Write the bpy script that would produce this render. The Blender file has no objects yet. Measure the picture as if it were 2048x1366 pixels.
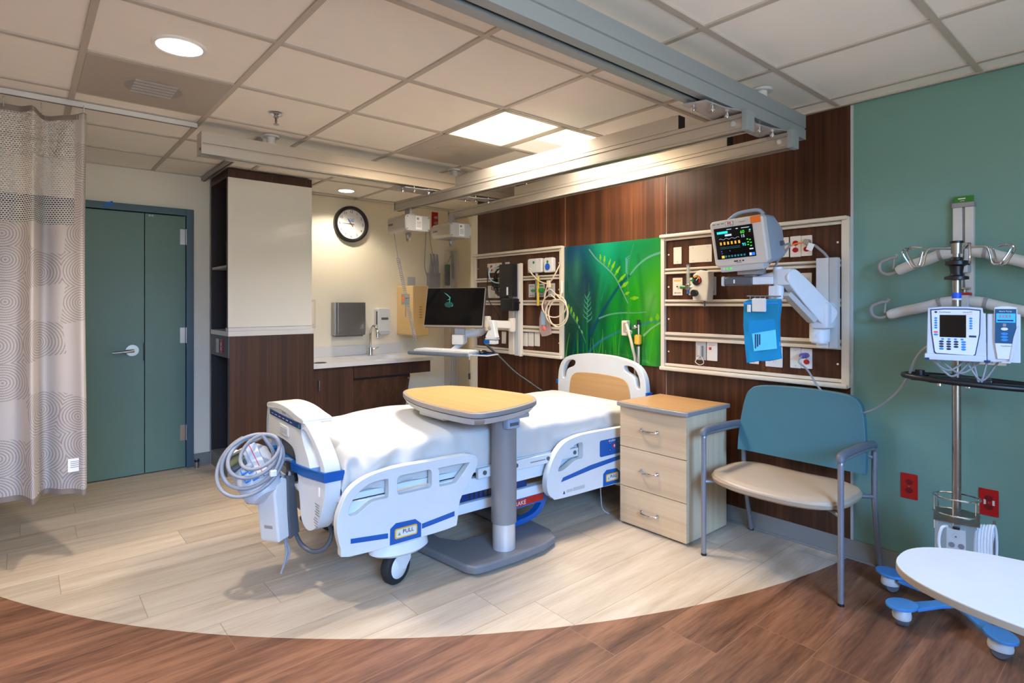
import bpy, bmesh, math, random
from mathutils import Vector, Matrix, Euler
random.seed(7)
SC = bpy.context.scene
COL = SC.collection
PI = math.pi

# ------------------------------------------------------------------ measured camera
F, CY, YAW, EYE = 1143.0, 605.5, math.radians(49.35), 1.386
FW = Vector((-math.sin(YAW), math.cos(YAW), 0)); RT = Vector((math.cos(YAW), math.sin(YAW), 0)); UP = Vector((0, 0, 1))
CAM = Vector((0, 0, EYE))
def ray(u, v): return FW + RT * ((u - 1024) / F) + UP * ((CY - v) / F)
def at_x(u, v, x): d = ray(u, v); return CAM + d * (x / d.x)
def at_y(u, v, y): d = ray(u, v); return CAM + d * (y / d.y)
def at_z(u, v, z): d = ray(u, v); return CAM + d * ((z - EYE) / d.z)

# ------------------------------------------------------------------ geometry helpers
def spl(pts, n=6, closed=False):
    P = [Vector(p) for p in pts]; out = []; N = len(P)
    rng = N if closed else N - 1
    for i in range(rng):
        if closed: a, b, c, d = P[(i-1) % N], P[i], P[(i+1) % N], P[(i+2) % N]
        else: a, b, c, d = P[max(i-1, 0)], P[i], P[i+1], P[min(i+2, N-1)]
        for k in range(n):
            t = k / n
            out.append(0.5 * ((2*b) + (c-a)*t + (2*a-5*b+4*c-d)*t*t + (3*b-a-3*c+d)*t**3))
    if not closed: out.append(P[-1])
    return out

def rrect(x0, x1, z0, z1, r, n=4):
    r = min(r, (x1-x0)/2-1e-5, (z1-z0)/2-1e-5); o = []
    for cx, cz, a0 in ((x1-r, z1-r, 0), (x0+r, z1-r, 90), (x0+r, z0+r, 180), (x1-r, z0+r, 270)):
        for k in range(n+1):
            a = math.radians(a0 + 90*k/n); o.append((cx + r*math.cos(a), cz + r*math.sin(a)))
    return o
def circ(cx, cz, r, n=24, rz=None):
    return [(cx + r*math.cos(2*PI*k/n), cz + (rz or r)*math.sin(2*PI*k/n)) for k in range(n)]

def weighted_normals(me, lim):
    '''area weighted corner normals within a smoothing angle, so bevelled flats stay flat'''
    pn = [p.normal.copy() for p in me.polygons]; pa = [p.area for p in me.polygons]
    vp = [[] for _ in me.vertices]
    for p in me.polygons:
        for v in p.vertices: vp[v].append(p.index)
    out = []
    for p in me.polygons:
        n0 = pn[p.index]
        for v in p.vertices:
            s = Vector((0, 0, 0))
            for q in vp[v]:
                if pn[q].dot(n0) > lim: s += pn[q]*pa[q]
            out.append(s.normalized() if s.length > 1e-12 else n0)
    me.normals_split_custom_set(out)

class G:
    def __init__(s): s.bm = bmesh.new(); s.mats = []
    def mi(s, m):
        if m not in s.mats: s.mats.append(m)
        return s.mats.index(m)
    def add(s, bm, m, M=None):
        k = s.mi(m)
        for f in bm.faces: f.material_index = k
        if M is not None: bmesh.ops.transform(bm, matrix=M, verts=bm.verts)
        me = bpy.data.meshes.new('t'); bm.to_mesh(me); bm.free()
        s.bm.from_mesh(me); bpy.data.meshes.remove(me); return s
    def b(s, x0, x1, y0, y1, z0, z1, m, bev=0.0, M=None, seg=2):
        bm = bmesh.new(); bmesh.ops.create_cube(bm, size=1)
        bmesh.ops.scale(bm, vec=(x1-x0, y1-y0, z1-z0), verts=bm.verts)
        bmesh.ops.translate(bm, vec=((x0+x1)/2, (y0+y1)/2, (z0+z1)/2), verts=bm.verts)
        if bev: bmesh.ops.bevel(bm, geom=bm.edges[:], offset=min(bev, .49*min(x1-x0, y1-y0, z1-z0)), segments=seg, affect='EDGES', profile=.5)
        return s.add(bm, m, M)
    def cyl(s, p0, p1, r, m, r1=None, n=20, bev=0.0):
        p0, p1 = Vector(p0), Vector(p1); d = p1 - p0
        bm = bmesh.new(); bmesh.ops.create_cone(bm, cap_ends=True, segments=n, radius1=r, radius2=r if r1 is None else r1, depth=d.length)
        if bev:
            bmesh.ops.bevel(bm, geom=[e for e in bm.edges if len(e.link_faces) == 2 and e.calc_face_angle(0) > .9], offset=bev, segments=2, affect='EDGES')
        return s.add(bm, m, Matrix.Translation((p0+p1)/2) @ d.to_track_quat('Z', 'Y').to_matrix().to_4x4())
    def ball(s, c, r, m, sc=(1, 1, 1), u=20, v=12, M=None):
        bm = bmesh.new(); bmesh.ops.create_uvsphere(bm, u_segments=u, v_segments=v, radius=r)
        T = Matrix.Translation(c) @ (M if M is not None else Matrix()) @ Matrix.Diagonal((*sc, 1))
        return s.add(bm, m, T)
    def tube(s, pts, r, m, n=8, closed=False, caps=True):
        P = [Vector(p) for p in pts]; N = len(P); bm = bmesh.new(); rings = []
        R = r if isinstance(r, (list, tuple)) else [r]*N
        up = None
        for i in range(N):
            t = (P[(i+1) % N] - P[(i-1) % N]) if closed else (P[min(i+1, N-1)] - P[max(i-1, 0)])
            if t.length < 1e-9: t = Vector((0, 0, 1))
            t.normalize()
            if up is None: up = Vector((0, 0, 1)) if abs(t.z) < .9 else Vector((1, 0, 0))
            a = t.cross(up)
            if a.length < 1e-6: a = t.orthogonal()
            a.normalize(); b2 = a.cross(t); up = b2
            rings.append([bm.verts.new(P[i] + a*(R[i]*math.cos(2*PI*k/n)) + b2*(R[i]*math.sin(2*PI*k/n))) for k in range(n)])
        for i in range(N if closed else N-1):
            A, B = rings[i], rings[(i+1) % N]
            for k in range(n): bm.faces.new((A[k], A[(k+1) % n], B[(k+1) % n], B[k]))
        if caps and not closed: bm.faces.new(rings[0][::-1]); bm.faces.new(rings[-1])
        bmesh.ops.recalc_face_normals(bm, faces=bm.faces)
        return s.add(bm, m)
    def lathe(s, prof, m, M=None, n=24):
        bm = bmesh.new(); rings = []
        for r, z in prof: rings.append([bm.verts.new((max(r, 1e-5)*math.cos(2*PI*k/n), max(r, 1e-5)*math.sin(2*PI*k/n), z)) for k in range(n)])
        for A, B in zip(rings, rings[1:]):
            for k in range(n): bm.faces.new((A[k], A[(k+1) % n], B[(k+1) % n], B[k]))
        bmesh.ops.remove_doubles(bm, verts=bm.verts, dist=2e-5)
        bmesh.ops.recalc_face_normals(bm, faces=bm.faces)
        return s.add(bm, m, M)
    def prism(s, out, a0, a1, m, holes=(), bev=0.0, axis='y', M=None, bend=None, seg=2):
        """outline in the plane across `axis`, extruded from a0 to a1: y -> (x,z), x -> (y,z), z -> (x,y)"""
        bm = bmesh.new(); E = []
        def put(p, a):
            return {'y': (p[0], a, p[1]), 'x': (a, p[0], p[1]), 'z': (p[0], p[1], a)}[axis]
        for loop in [out, *holes]:
            vs = [bm.verts.new(put(p, a0)) for p in loop]
            for i in range(len(vs)): E.append(bm.edges.new((vs[i], vs[(i+1) % len(vs)])))
        if holes:
            bmesh.ops.triangle_fill(bm, use_beauty=True, use_dissolve=False, edges=E)
        else:
            bm.faces.new(bm.verts[:])
        r = bmesh.ops.extrude_face_region(bm, geom=bm.faces[:])
        d = {'y': (0, a1-a0, 0), 'x': (a1-a0, 0, 0), 'z': (0, 0, a1-a0)}[axis]
        bmesh.ops.translate(bm, vec=d, verts=[g for g in r['geom'] if isinstance(g, bmesh.types.BMVert)])
        bmesh.ops.recalc_face_normals(bm, faces=bm.faces)
        if bev:
            es = [e for e in bm.edges if len(e.link_faces) == 2 and e.calc_face_angle(0) > 1.2]
            es = [e for e in es if abs(abs(e.link_faces[0].normal['yxz'.index(axis) if False else {'y':1,'x':0,'z':2}[axis]]) - abs(e.link_faces[1].normal[{'y':1,'x':0,'z':2}[axis]])) > .7]
            bmesh.ops.bevel(bm, geom=es, offset=bev, segments=seg, affect='EDGES', profile=.5, clamp_overlap=True)
        if bend:
            for v in bm.verts: v.co = Vector(bend(v.co.x, v.co.y, v.co.z))
        return s.add(bm, m, M)
    def surf(s, f, nu, nv, m, M=None, thick=0.0):
        bm = bmesh.new(); V = [[bm.verts.new(f(i/nu, j/nv)) for j in range(nv+1)] for i in range(nu+1)]
        for i in range(nu):
            for j in range(nv): bm.faces.new((V[i][j], V[i+1][j], V[i+1][j+1], V[i][j+1]))
        if thick:
            bmesh.ops.recalc_face_normals(bm, faces=bm.faces)
            bmesh.ops.solidify(bm, geom=bm.faces[:], thickness=thick)
        return s.add(bm, m, M)
    def obj(s, name, parent=None, angle=38, label=None, smooth=True):
        me = bpy.data.meshes.new(name); s.bm.to_mesh(me); s.bm.free()
        for m in s.mats: me.materials.append(m)
        if smooth:
            for p in me.polygons: p.use_smooth = True
            if len(me.loops) < 30000: weighted_normals(me, math.cos(math.radians(angle+4)))
            else: me.set_sharp_from_angle(angle=math.radians(angle))
        o = bpy.data.objects.new(name, me); COL.objects.link(o)
        if parent: o.parent = parent
        if label: o['label'] = label
        return o

def thing(name, label, cat, loc=(0, 0, 0), rz=0.0, group=None, rot=None):
    o = bpy.data.objects.new(name, None); COL.objects.link(o)
    o.empty_display_size = .05
    o.location = loc; o.rotation_euler = rot if rot else (0, 0, rz)
    o['label'] = label; o['category'] = cat
    if group: o['group'] = group
    return o
def tag(o, label, cat, group=None):
    o['label'] = label; o['category'] = cat
    if group: o['group'] = group
    return o
def struct(o): o['kind'] = 'structure'; return o
def copy_tree(o, parent=None):
    c = o.copy(); COL.objects.link(c)
    if parent: c.parent = parent
    for ch in list(o.children): copy_tree(ch, c)
    return c
def dup(o, loc, rz=None, label=None):
    c = copy_tree(o); c.location = loc
    if rz is not None: c.rotation_euler = (0, 0, rz)
    if label: c['label'] = label
    return c
def text(s, size, m, parent, M, name='lettering', depth=.0006, label=None, ax='CENTER', sx=1.0):
    cu = bpy.data.curves.new('txt', 'FONT'); cu.body = s; cu.size = size; cu.extrude = depth
    cu.align_x = ax; cu.align_y = 'CENTER'
    t = bpy.data.objects.new('txt', cu); COL.objects.link(t)
    dg = bpy.context.evaluated_depsgraph_get(); dg.update()
    me = bpy.data.meshes.new_from_object(t.evaluated_get(dg))
    bpy.data.objects.remove(t); bpy.data.curves.remove(cu)
    me.name = name; me.materials.clear(); me.materials.append(m)
    me.transform(M @ Matrix.Diagonal((sx, 1, 1, 1)))
    o = bpy.data.objects.new(name, me); COL.objects.link(o); o.parent = parent
    if label: o['label'] = label
    return o
RX90 = Matrix.Rotation(PI/2, 4, 'X')          # text standing up and facing local -y
def on_front(x, y, z): return Matrix.Translation((x, y, z)) @ RX90

# ------------------------------------------------------------------ materials
def lin(c):
    return tuple((v/255/12.92 if v/255 <= .04045 else ((v/255+.055)/1.055)**2.4) for v in c)
class N:
    def __init__(s, name):
        s.m = bpy.data.materials.new(name); s.m.use_nodes = True
        s.t = s.m.node_tree; s.n = s.t.nodes; s.bsdf = s.n['Principled BSDF']
    def new(s, ty, **k):
        n = s.n.new(ty)
        for a, b in k.items(): setattr(n, a, b)
        return n
    def link(s, a, b): s.t.links.new(a, b)
    def math(s, op, a, b=None, c=None):
        n = s.new('ShaderNodeMath', operation=op)
        for i, v in enumerate((a, b, c)):
            if v is None: continue
            if isinstance(v, (int, float)): n.inputs[i].default_value = v
            else: s.link(v, n.inputs[i])
        return n.outputs[0]
    def mix(s, f, a, b):
        n = s.new('ShaderNodeMix', data_type='RGBA')
        for i, v in ((0, f), (6, a), (7, b)):
            if isinstance(v, (int, float)): n.inputs[i].default_value = v
            elif isinstance(v, tuple): n.inputs[i].default_value = (*v, 1)
            else: s.link(v, n.inputs[i])
        return n.outputs[2]
    def coord(s, which='Object', scale=None):
        n = s.new('ShaderNodeTexCoord'); o = n.outputs[which]
        if scale:
            mp = s.new('ShaderNodeMapping'); mp.inputs['Scale'].default_value = scale; s.link(o, mp.inputs[0]); o = mp.outputs[0]
        return o
    def noise(s, vec, scale=1., detail=3., rough=.5):
        n = s.new('ShaderNodeTexNoise'); n.inputs['Scale'].default_value = scale; n.inputs['Detail'].default_value = detail; n.inputs['Roughness'].default_value = rough
        s.link(vec, n.inputs['Vector']); return n.outputs[0]
    def ramp(s, f, stops):
        n = s.new('ShaderNodeValToRGB'); e = n.color_ramp.elements
        while len(e) < len(stops): e.new(.5)
        for i, (p, c) in enumerate(stops): e[i].position = p; e[i].color = (*c, 1)
        s.link(f, n.inputs[0]); return n.outputs[0]
    def bump(s, h, st=.1, d=.01):
        n = s.new('ShaderNodeBump'); n.inputs['Strength'].default_value = st; n.inputs['Distance'].default_value = d
        s.link(h, n.inputs['Height']); s.link(n.outputs[0], s.bsdf.inputs['Normal'])
    def set(s, **k):
        names = {'rough': 'Roughness', 'metal': 'Metallic', 'coat': 'Coat Weight', 'trans': 'Transmission Weight', 'alpha': 'Alpha', 'ior': 'IOR', 'spec': 'Specular IOR Level', 'sheen': 'Sheen Weight', 'coatr': 'Coat Roughness'}
        for a, b in k.items(): s.bsdf.inputs[names[a]].default_value = b
        return s
def plain(name, c, rough=.5, metal=0., var=.05, scale=9., bump=0., bscale=200., **k):
    n = N(name); L = lin(c); v = n.coord()
    f = n.noise(v, scale, 2)
    col = n.mix(f, tuple(x*(1-var) for x in L), tuple(min(1, x*(1+var)) for x in L))
    n.link(col, n.bsdf.inputs['Base Color']); n.set(rough=rough, metal=metal, **k)
    if bump: n.bump(n.noise(v, bscale, 3), bump, .002)
    return n.m
def glow(name, c, s):
    n = N(name); n.bsdf.inputs['Base Color'].default_value = (*lin(c), 1)
    n.bsdf.inputs['Emission Color'].default_value = (*lin(c), 1); n.bsdf.inputs['Emission Strength'].default_value = s; n.set(rough=.4)
    return n.m
def wood(name, dark, mid, light, rough=.3, axis='z', sc=1., coat=0., contrast=1.):
    n = N(name)
    S = {'z': (55, 55, 1.1), 'x': (1.1, 55, 55), 'y': (55, 1.1, 55)}[axis]
    v = n.coord('Object', tuple(q*sc for q in S)); big = n.coord('Object', tuple(q*sc*.16 for q in S))
    a = n.noise(v, 1., 4, .6); b = n.noise(big, 1., 3, .5)
    f = n.math('ADD', n.math('MULTIPLY', a, .45), n.math('MULTIPLY', b, .55))
    w = .17/contrast
    col = n.ramp(f, [(.5-w, lin(dark)), (.5, lin(mid)), (.5+w, lin(light))])
    n.link(col, n.bsdf.inputs['Base Color']); n.set(rough=rough, coat=coat, coatr=.15)
    n.bump(a, .04, .001)
    return n.m
WALL_W = plain('warm white wall paint', (226, 220, 204), .6, var=.02, bump=.05, bscale=300)
WALL_Y = plain('pale yellow wall paint', (232, 222, 196), .55, var=.02, bump=.05, bscale=300)
WALL_T = plain('teal wall paint', (112, 152, 140), .45, var=.03, bump=.06, bscale=300)
TILE = plain('ceiling tile', (247, 243, 235), .9, var=.02, bump=.15, bscale=420)
TBAR = plain('ceiling grid metal', (190, 182, 170), .5, var=.02)
DARKGAP = plain('dark gap', (40, 38, 36), .9)
WALNUT = wood('dark walnut laminate', (42, 25, 17), (72, 43, 28), (104, 63, 38), rough=.36)
WALNUT.node_tree.nodes['Principled BSDF'].inputs['Specular IOR Level'].default_value = .3
WALNUT2 = wood('walnut cabinet laminate', (44, 28, 21), (66, 42, 31), (88, 57, 41), rough=.38)
BLACKWOOD = plain('near black wood interior', (38, 28, 24), .5)
MAPLE = wood('pale maple laminate', (182, 154, 120), (202, 174, 138), (214, 190, 156), rough=.42, axis='x', sc=.5)
MAPLE_V = wood('pale maple side laminate', (182, 158, 124), (202, 180, 146), (214, 194, 162), rough=.42, axis='z', sc=.5)
MAPLE_T = wood('honey maple top laminate', (172, 130, 82), (184, 142, 93), (194, 154, 105), rough=.35, axis='x', sc=.6)
GREY_EDGE = plain('grey vinyl edge', (136, 132, 128), .4)
GREY_MID = plain('warm grey moulded plastic', (150, 146, 144), .45)
GREY_TAUPE = plain('taupe grey painted steel', (128, 124, 122), .4)
GREY_DK = plain('dark grey plastic', (84, 86, 90), .45)
GREY_LT = plain('light grey plastic', (186, 188, 188), .4)
BEIGE = plain('cream vinyl extrusion', (214, 202, 182), .38)
BEIGE_D = plain('shade toned cream', (160, 148, 130), .5)  # darker cream with the rail groove shade put into it, also used on edges
PLATE = plain('ivory wall plate', (222, 214, 198), .35)
WHITE = plain('white plastic', (212, 212, 208), .35)
WHITE_G = plain('white solid surface', (216, 214, 210), .25)
BEDWHITE = plain('cream white moulded bed plastic', (208, 210, 208), .32)
FRAMEW = plain('off white painted steel', (214, 218, 220), .4)
SHEET = plain('white cotton sheet', (196, 193, 187), .85, var=.03, scale=14, bump=.25, bscale=60, sheen=.2)
BLUE = plain('royal blue plastic', (6, 84, 158), .35)
NAVY = plain('navy blue label', (24, 52, 104), .35)
SKYBLUE = plain('sky blue pad', (60, 140, 210), .4)
DISC_BLUELIT = plain('grey base daylit blue', (70, 130, 190), .35)  # drip stand base is grey; the blue daylight is put into its colour
BLACK = plain('black plastic', (22, 22, 24), .4)
RUBBER = plain('black rubber', (26, 27, 30), .7)
SCREEN = plain('black glass screen', (10, 11, 13), .08, var=0)
RED = plain('red outlet plastic', (176, 22, 22), .35)
REDDK = plain('deep red plastic', (120, 10, 14), .4)
GREEN = plain('green plastic', (30, 122, 50), .4)
TEALG = plain('green gas fitting', (20, 120, 80), .35)
YELLOW = plain('yellow plastic', (222, 170, 50), .4)
ORANGE = plain('orange plastic', (236, 120, 40), .4)
PURPLE = plain('purple plug', (92, 84, 150), .4)
CHROME = plain('polished chrome', (214, 214, 216), .12, 1., var=.02)
STEEL = plain('brushed stainless steel', (168, 166, 162), .28, 1., var=.05)
ALU = plain('anodised aluminium rail', (196, 190, 180), .36, .75, var=.02)
ALU_B = plain('grey powder coated rail', (150, 158, 160), .45, .2, var=.02)
ALU_D = plain('dark rail groove', (70, 72, 74), .5)
ZINC = plain('zinc plated bracket', (182, 182, 186), .35, .6)
CHAIRSTEEL = plain('silver grey painted chair tube', (140, 142, 148), .35, .5)
ARMGREY = plain('charcoal arm pad', (92, 94, 100), .5)
SEATTAN = plain('taupe vinyl upholstery', (168, 148, 124), .42, var=.03, bump=.08, bscale=500)
BACKTEAL = plain('teal vinyl upholstery', (62, 108, 118), .42, var=.03, bump=.08, bscale=500)
DOORGREEN = plain('grey green painted door', (94, 124, 114), .4, var=.03)
DOORFRAME = plain('slate blue painted frame', (66, 92, 104), .4, var=.03)
BASEB = plain('grey rubber baseboard', (128, 126, 122), .55)
CORD_G = plain('grey cord', (146, 148, 152), .45)
CORD_B = plain('beige cord', (216, 200, 170), .45)
CORD_K = plain('black cord', (28, 28, 30), .5)
CORD_W = plain('white cord', (226, 228, 230), .4)
MANILA = plain('tan moulded plastic', (214, 182, 126), .4)
PEDESTAL = plain('grey footboard recess', (112, 112, 112), .6)
PAPER = plain('white paper label', (236, 236, 232), .7)
INK = plain('black ink', (34, 34, 38), .6)
INKG = plain('grey ink', (130, 130, 132), .6)
INKR = plain('red ink', (214, 60, 50), .6)
TAPE = plain('blue tape', (24, 100, 180), .5)
GREENLABEL = plain('green label', (44, 122, 28), .5)
BUFFALU = plain('pale grey housing', (206, 204, 196), .4)
LIT = glow('lit troffer diffuser', (255, 226, 188), 9.0)
LITDIM = glow('dim troffer diffuser', (238, 226, 208), .55)
LITCAN = glow('lit downlight lens', (255, 240, 215), 5.0)
CANW = plain('white downlight reflector', (240, 240, 236), .3)

def m_glass(name, c, alpha_mix, rough=.05):
    n = N(name); n.bsdf.inputs['Base Color'].default_value = (*lin(c), 1); n.set(rough=rough)
    tr = n.new('ShaderNodeBsdfTransparent'); tr.inputs[0].default_value = (*lin(c), 1)
    mx = n.new('ShaderNodeMixShader'); mx.inputs[0].default_value = alpha_mix
    v = n.coord(); f = n.noise(v, 30, 2); n.bump(f, .2, .004)
    n.link(tr.outputs[0], mx.inputs[1]); n.link(n.bsdf.outputs[0], mx.inputs[2]); n.link(mx.outputs[0], n.n['Material Output'].inputs[0])
    return n.m
CLEARP = m_glass('clear plastic', (235, 238, 238), .22)
BLUEBAG = m_glass('blue translucent bag', (60, 196, 240), .36, .15)
PINKBAG = m_glass('clear plastic pouch', (235, 215, 208), .35, .15)

def m_milk():
    n = N('milky back-painted glass'); n.bsdf.inputs['Base Color'].default_value = (*lin((232, 229, 216)), 1); n.set(rough=.05, coat=.6, coatr=.02)
    return n.m
MILK = m_milk()

def m_floor():
    n = N('two tone vinyl plank floor'); c = n.new('ShaderNodeTexCoord'); sp = n.new('ShaderNodeSeparateXYZ'); n.link(c.outputs['Object'], sp.inputs[0])
    X, Y = sp.outputs[0], sp.outputs[1]
    W, L = .2523, 1.22
    px = n.math('DIVIDE', n.math('SUBTRACT', X, -.43), W); ix = n.math('FLOOR', px); fx = n.math('FRACT', px)
    wn = n.new('ShaderNodeTexWhiteNoise', noise_dimensions='1D'); n.link(ix, wn.inputs['W'])
    py = n.math('ADD', n.math('DIVIDE', Y, L), wn.outputs[0]); iy = n.math('FLOOR', py); fy = n.math('FRACT', py)
    cv = n.new('ShaderNodeCombineXYZ'); n.link(ix, cv.inputs[0]); n.link(iy, cv.inputs[1])
    w2 = n.new('ShaderNodeTexWhiteNoise', noise_dimensions='2D'); n.link(cv.outputs[0], w2.inputs['Vector'])
    rnd = w2.outputs[0]
    ov = n.new('ShaderNodeCombineXYZ')
    n.link(n.math('ADD', n.math('MULTIPLY', X, 16), n.math('MULTIPLY', rnd, 37)), ov.inputs[0])
    n.link(n.math('ADD', n.math('MULTIPLY', Y, 1.3), n.math('MULTIPLY', rnd, 91)), ov.inputs[1])
    nz = n.new('ShaderNodeTexNoise'); nz.inputs['Scale'].default_value = 1; nz.inputs['Detail'].default_value = 5; nz.inputs['Distortion'].default_value = .6
    n.link(ov.outputs[0], nz.inputs['Vector'])
    fine = n.new('ShaderNodeTexNoise'); fine.inputs['Scale'].default_value = 7; fine.inputs['Detail'].default_value = 3; n.link(ov.outputs[0], fine.inputs['Vector'])
    g = n.math('ADD', n.math('MULTIPLY', nz.outputs[0], .7), n.math('MULTIPLY', fine.outputs[0], .3))
    # knots
    kv = n.new('ShaderNodeCombineXYZ')
    n.link(n.math('ADD', n.math('MULTIPLY', X, 5.5), n.math('MULTIPLY', rnd, 17)), kv.inputs[0]); n.link(n.math('ADD', n.math('MULTIPLY', Y, 2.0), n.math('MULTIPLY', rnd, 29)), kv.inputs[1])
    vo = n.new('ShaderNodeTexVoronoi'); vo.inputs['Scale'].default_value = 1; n.link(kv.outputs[0], vo.inputs['Vector'])
    sep = n.new('ShaderNodeSeparateColor'); n.link(vo.outputs['Color'], sep.inputs[0])
    knot = n.math('MULTIPLY', n.math('GREATER_THAN', sep.outputs[0], .72), n.math('SUBTRACT', 1, n.new('ShaderNodeMapRange').outputs[0]))
    mr = [q for q in n.n if q.bl_idname == 'ShaderNodeMapRange'][-1]; mr.inputs['From Max'].default_value = .28; n.link(n.math('ADD', vo.outputs['Distance'], n.math('MULTIPLY', fine.outputs[0], .06)), mr.inputs[0])
    light = n.ramp(g, [(.3, lin((168, 150, 128))), (.5, lin((188, 172, 151))), (.7, lin((203, 188, 168)))])
    dark = n.ramp(g, [(.3, lin((70, 46, 35))), (.48, lin((116, 79, 58))), (.68, lin((150, 106, 79)))])
    light = n.mix(n.math('MULTIPLY', knot, .25), light, lin((140, 108, 78)))
    dark = n.mix(n.math('MULTIPLY', knot, .8), dark, lin((40, 27, 23)))
    tone = n.math('ADD', .88, n.math('MULTIPLY', rnd, .24))
    dx = n.math('SUBTRACT', X, ARC[0]); dy = n.math('SUBTRACT', Y, ARC[1])
    rr = n.math('SQRT', n.math('ADD', n.math('MULTIPLY', dx, dx), n.math('MULTIPLY', dy, dy)))
    ins = n.math('LESS_THAN', rr, ARC[2])
    base = n.mix(ins, dark, light)
    tn = n.new('ShaderNodeVectorMath', operation='SCALE'); n.link(base, tn.inputs[0]); n.link(tone, tn.inputs['Scale'])
    ex = n.math('LESS_THAN', n.math('MULTIPLY', n.math('MINIMUM', fx, n.math('SUBTRACT', 1, fx)), W), .0014)
    ey = n.math('LESS_THAN', n.math('MULTIPLY', n.math('MINIMUM', fy, n.math('SUBTRACT', 1, fy)), L), .0014)
    seam = n.math('MAXIMUM', ex, ey)
    sc = n.mix(ins, lin((150, 112, 88)), lin((134, 112, 86)))
    col = n.mix(n.math('MULTIPLY', seam, .8), tn.outputs[0], sc)
    n.link(col, n.bsdf.inputs['Base Color']); n.set(rough=.42, spec=.4)
    n.bump(g, .05, .002)
    return n.m

def m_curtain(net):
    n = N('curtain netting' if net else 'ring patterned curtain cloth'); v = n.coord()
    sp = n.new('ShaderNodeSeparateXYZ'); n.link(n.coord('UV'), sp.inputs[0])
    if net:
        px = n.math('MULTIPLY', sp.outputs[0], 1/.0125); pz = n.math('MULTIPLY', sp.outputs[1], 1/.0105)
        row = n.math('FLOOR', pz); px = n.math('ADD', px, n.math('MULTIPLY', n.math('FRACT', n.math('MULTIPLY', row, .5)), 1.))
        fx = n.math('FRACT', px); fz = n.math('FRACT', pz)
        hole = n.math('MULTIPLY', n.math('LESS_THAN', n.math('ABSOLUTE', n.math('SUBTRACT', fx, .5)), .36), n.math('LESS_THAN', n.math('ABSOLUTE', n.math('SUBTRACT', fz, .5)), .33))
        n.bsdf.inputs['Base Color'].default_value = (*lin((205, 200, 194)), 1)
        tr = n.new('ShaderNodeBsdfTransparent'); mx = n.new('ShaderNodeMixShader')
        n.link(hole, mx.inputs[0]); n.link(n.bsdf.outputs[0], mx.inputs[1]); n.link(tr.outputs[0], mx.inputs[2]); n.link(mx.outputs[0], n.n['Material Output'].inputs[0])
    else:
        mp = n.new('ShaderNodeMapping'); mp.inputs['Scale'].default_value = (5.2, 5.2, 5.2); n.link(n.coord('UV'), mp.inputs[0])
        vo = n.new('ShaderNodeTexVoronoi', voronoi_dimensions='2D'); vo.inputs['Scale'].default_value = 1; vo.inputs['Randomness'].default_value = .35; n.link(mp.outputs[0], vo.inputs['Vector'])
        d = vo.outputs['Distance']
        ring = n.math('GREATER_THAN', n.math('SINE', n.math('MULTIPLY', d, 95)), .35)
        sepc = n.new('ShaderNodeSeparateColor'); n.link(vo.outputs['Color'], sepc.inputs[0])
        ring = n.math('MULTIPLY', ring, n.math('GREATER_THAN', sepc.outputs[0], .34))
        ck = n.new('ShaderNodeTexChecker'); ck.inputs['Scale'].default_value = 220; n.link(n.coord('UV'), ck.inputs['Vector'])
        ring = n.math('MULTIPLY', ring, n.math('ADD', .55, n.math('MULTIPLY', ck.outputs['Fac'], .45)))
        col = n.mix(n.math('MULTIPLY', ring, .75), lin((186, 178, 172)), lin((116, 106, 99)))
        n.link(col, n.bsdf.inputs['Base Color'])
        n.bump(n.noise(v, 300, 2), .1, .002)
    n.set(rough=.8); return n.m
NET = m_curtain(True); CLOTH = m_curtain(False)
HEM = plain('taupe curtain binding', (132, 120, 110), .8)
def m_vent():
    n = N('perforated white metal'); mp = n.coord('Object', (190, 190, 190))
    vo = n.new('ShaderNodeTexVoronoi'); vo.inputs['Randomness'].default_value = 0; vo.inputs['Scale'].default_value = 1; n.link(mp, vo.inputs['Vector'])
    h = n.math('LESS_THAN', vo.outputs['Distance'], .36)
    n.link(n.mix(h, lin((176, 168, 158)), lin((128, 121, 112))), n.bsdf.inputs['Base Color']); n.set(rough=.6); return n.m
PERF = m_vent()
def m_attr(name, rough=.25):
    n = N(name); a = n.new('ShaderNodeVertexColor'); a.layer_name = 'print'
    n.link(a.outputs[0], n.bsdf.inputs['Base Color']); n.set(rough=rough, coat=.2); return n.m
# ------------------------------------------------------------------ room shell
ARC = (-5.698, 3.990, 4.567)
FLOOR = m_floor()
ZC, YH, XD, XS = 2.46, 3.408, -5.44, -5.585
XR, YR = 1.15, -3.2                       # window wall on the right and the wall behind the viewer
g = G(); g.b(-5.9, XR, YR, 4.0, -.05, 0, FLOOR); struct(g.obj('floor'))

# ceiling: lay-in tiles on an exposed grid, with real openings for the lamps
GX = [-.60 - .6105*j for j in range(-5, 10)]; GX.sort()
GY = [.20 + .61*i for i in range(-6, 7)]
TROF = (-3.0405, -2.4315, 2.03, 3.25)
DL1, DL2 = (-2.735, .505, .098), (-5.205, 2.37, .082)
g = G()
xs = [-5.9] + [x for x in GX if -5.85 < x < XR-.05] + [XR]; ys = [YR] + [y for y in GY if YR+.05 < y < 3.95] + [4.0]
for a, b in zip(xs, xs[1:]):
    for c, d in zip(ys, ys[1:]):
        cx, cy = (a+b)/2, (c+d)/2
        if TROF[0] < cx < TROF[1] and TROF[2] < cy < TROF[3]: continue
        hole = [q for q in (DL1, DL2) if a < q[0] < b and c < q[1] < d]
        g.prism([(a, c), (b, c), (b, d), (a, d)], ZC+.008, ZC+.03, TILE, holes=[circ(q[0], q[1], q[2]-.012, 32) for q in hole], axis='z')
bar = .0125
for x in xs[1:-1]:
    if TROF[0]+.1 < x < TROF[1]-.1: continue
    g.b(x-bar, x+bar, YR, 4.0, ZC, ZC+.014, TBAR)
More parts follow.
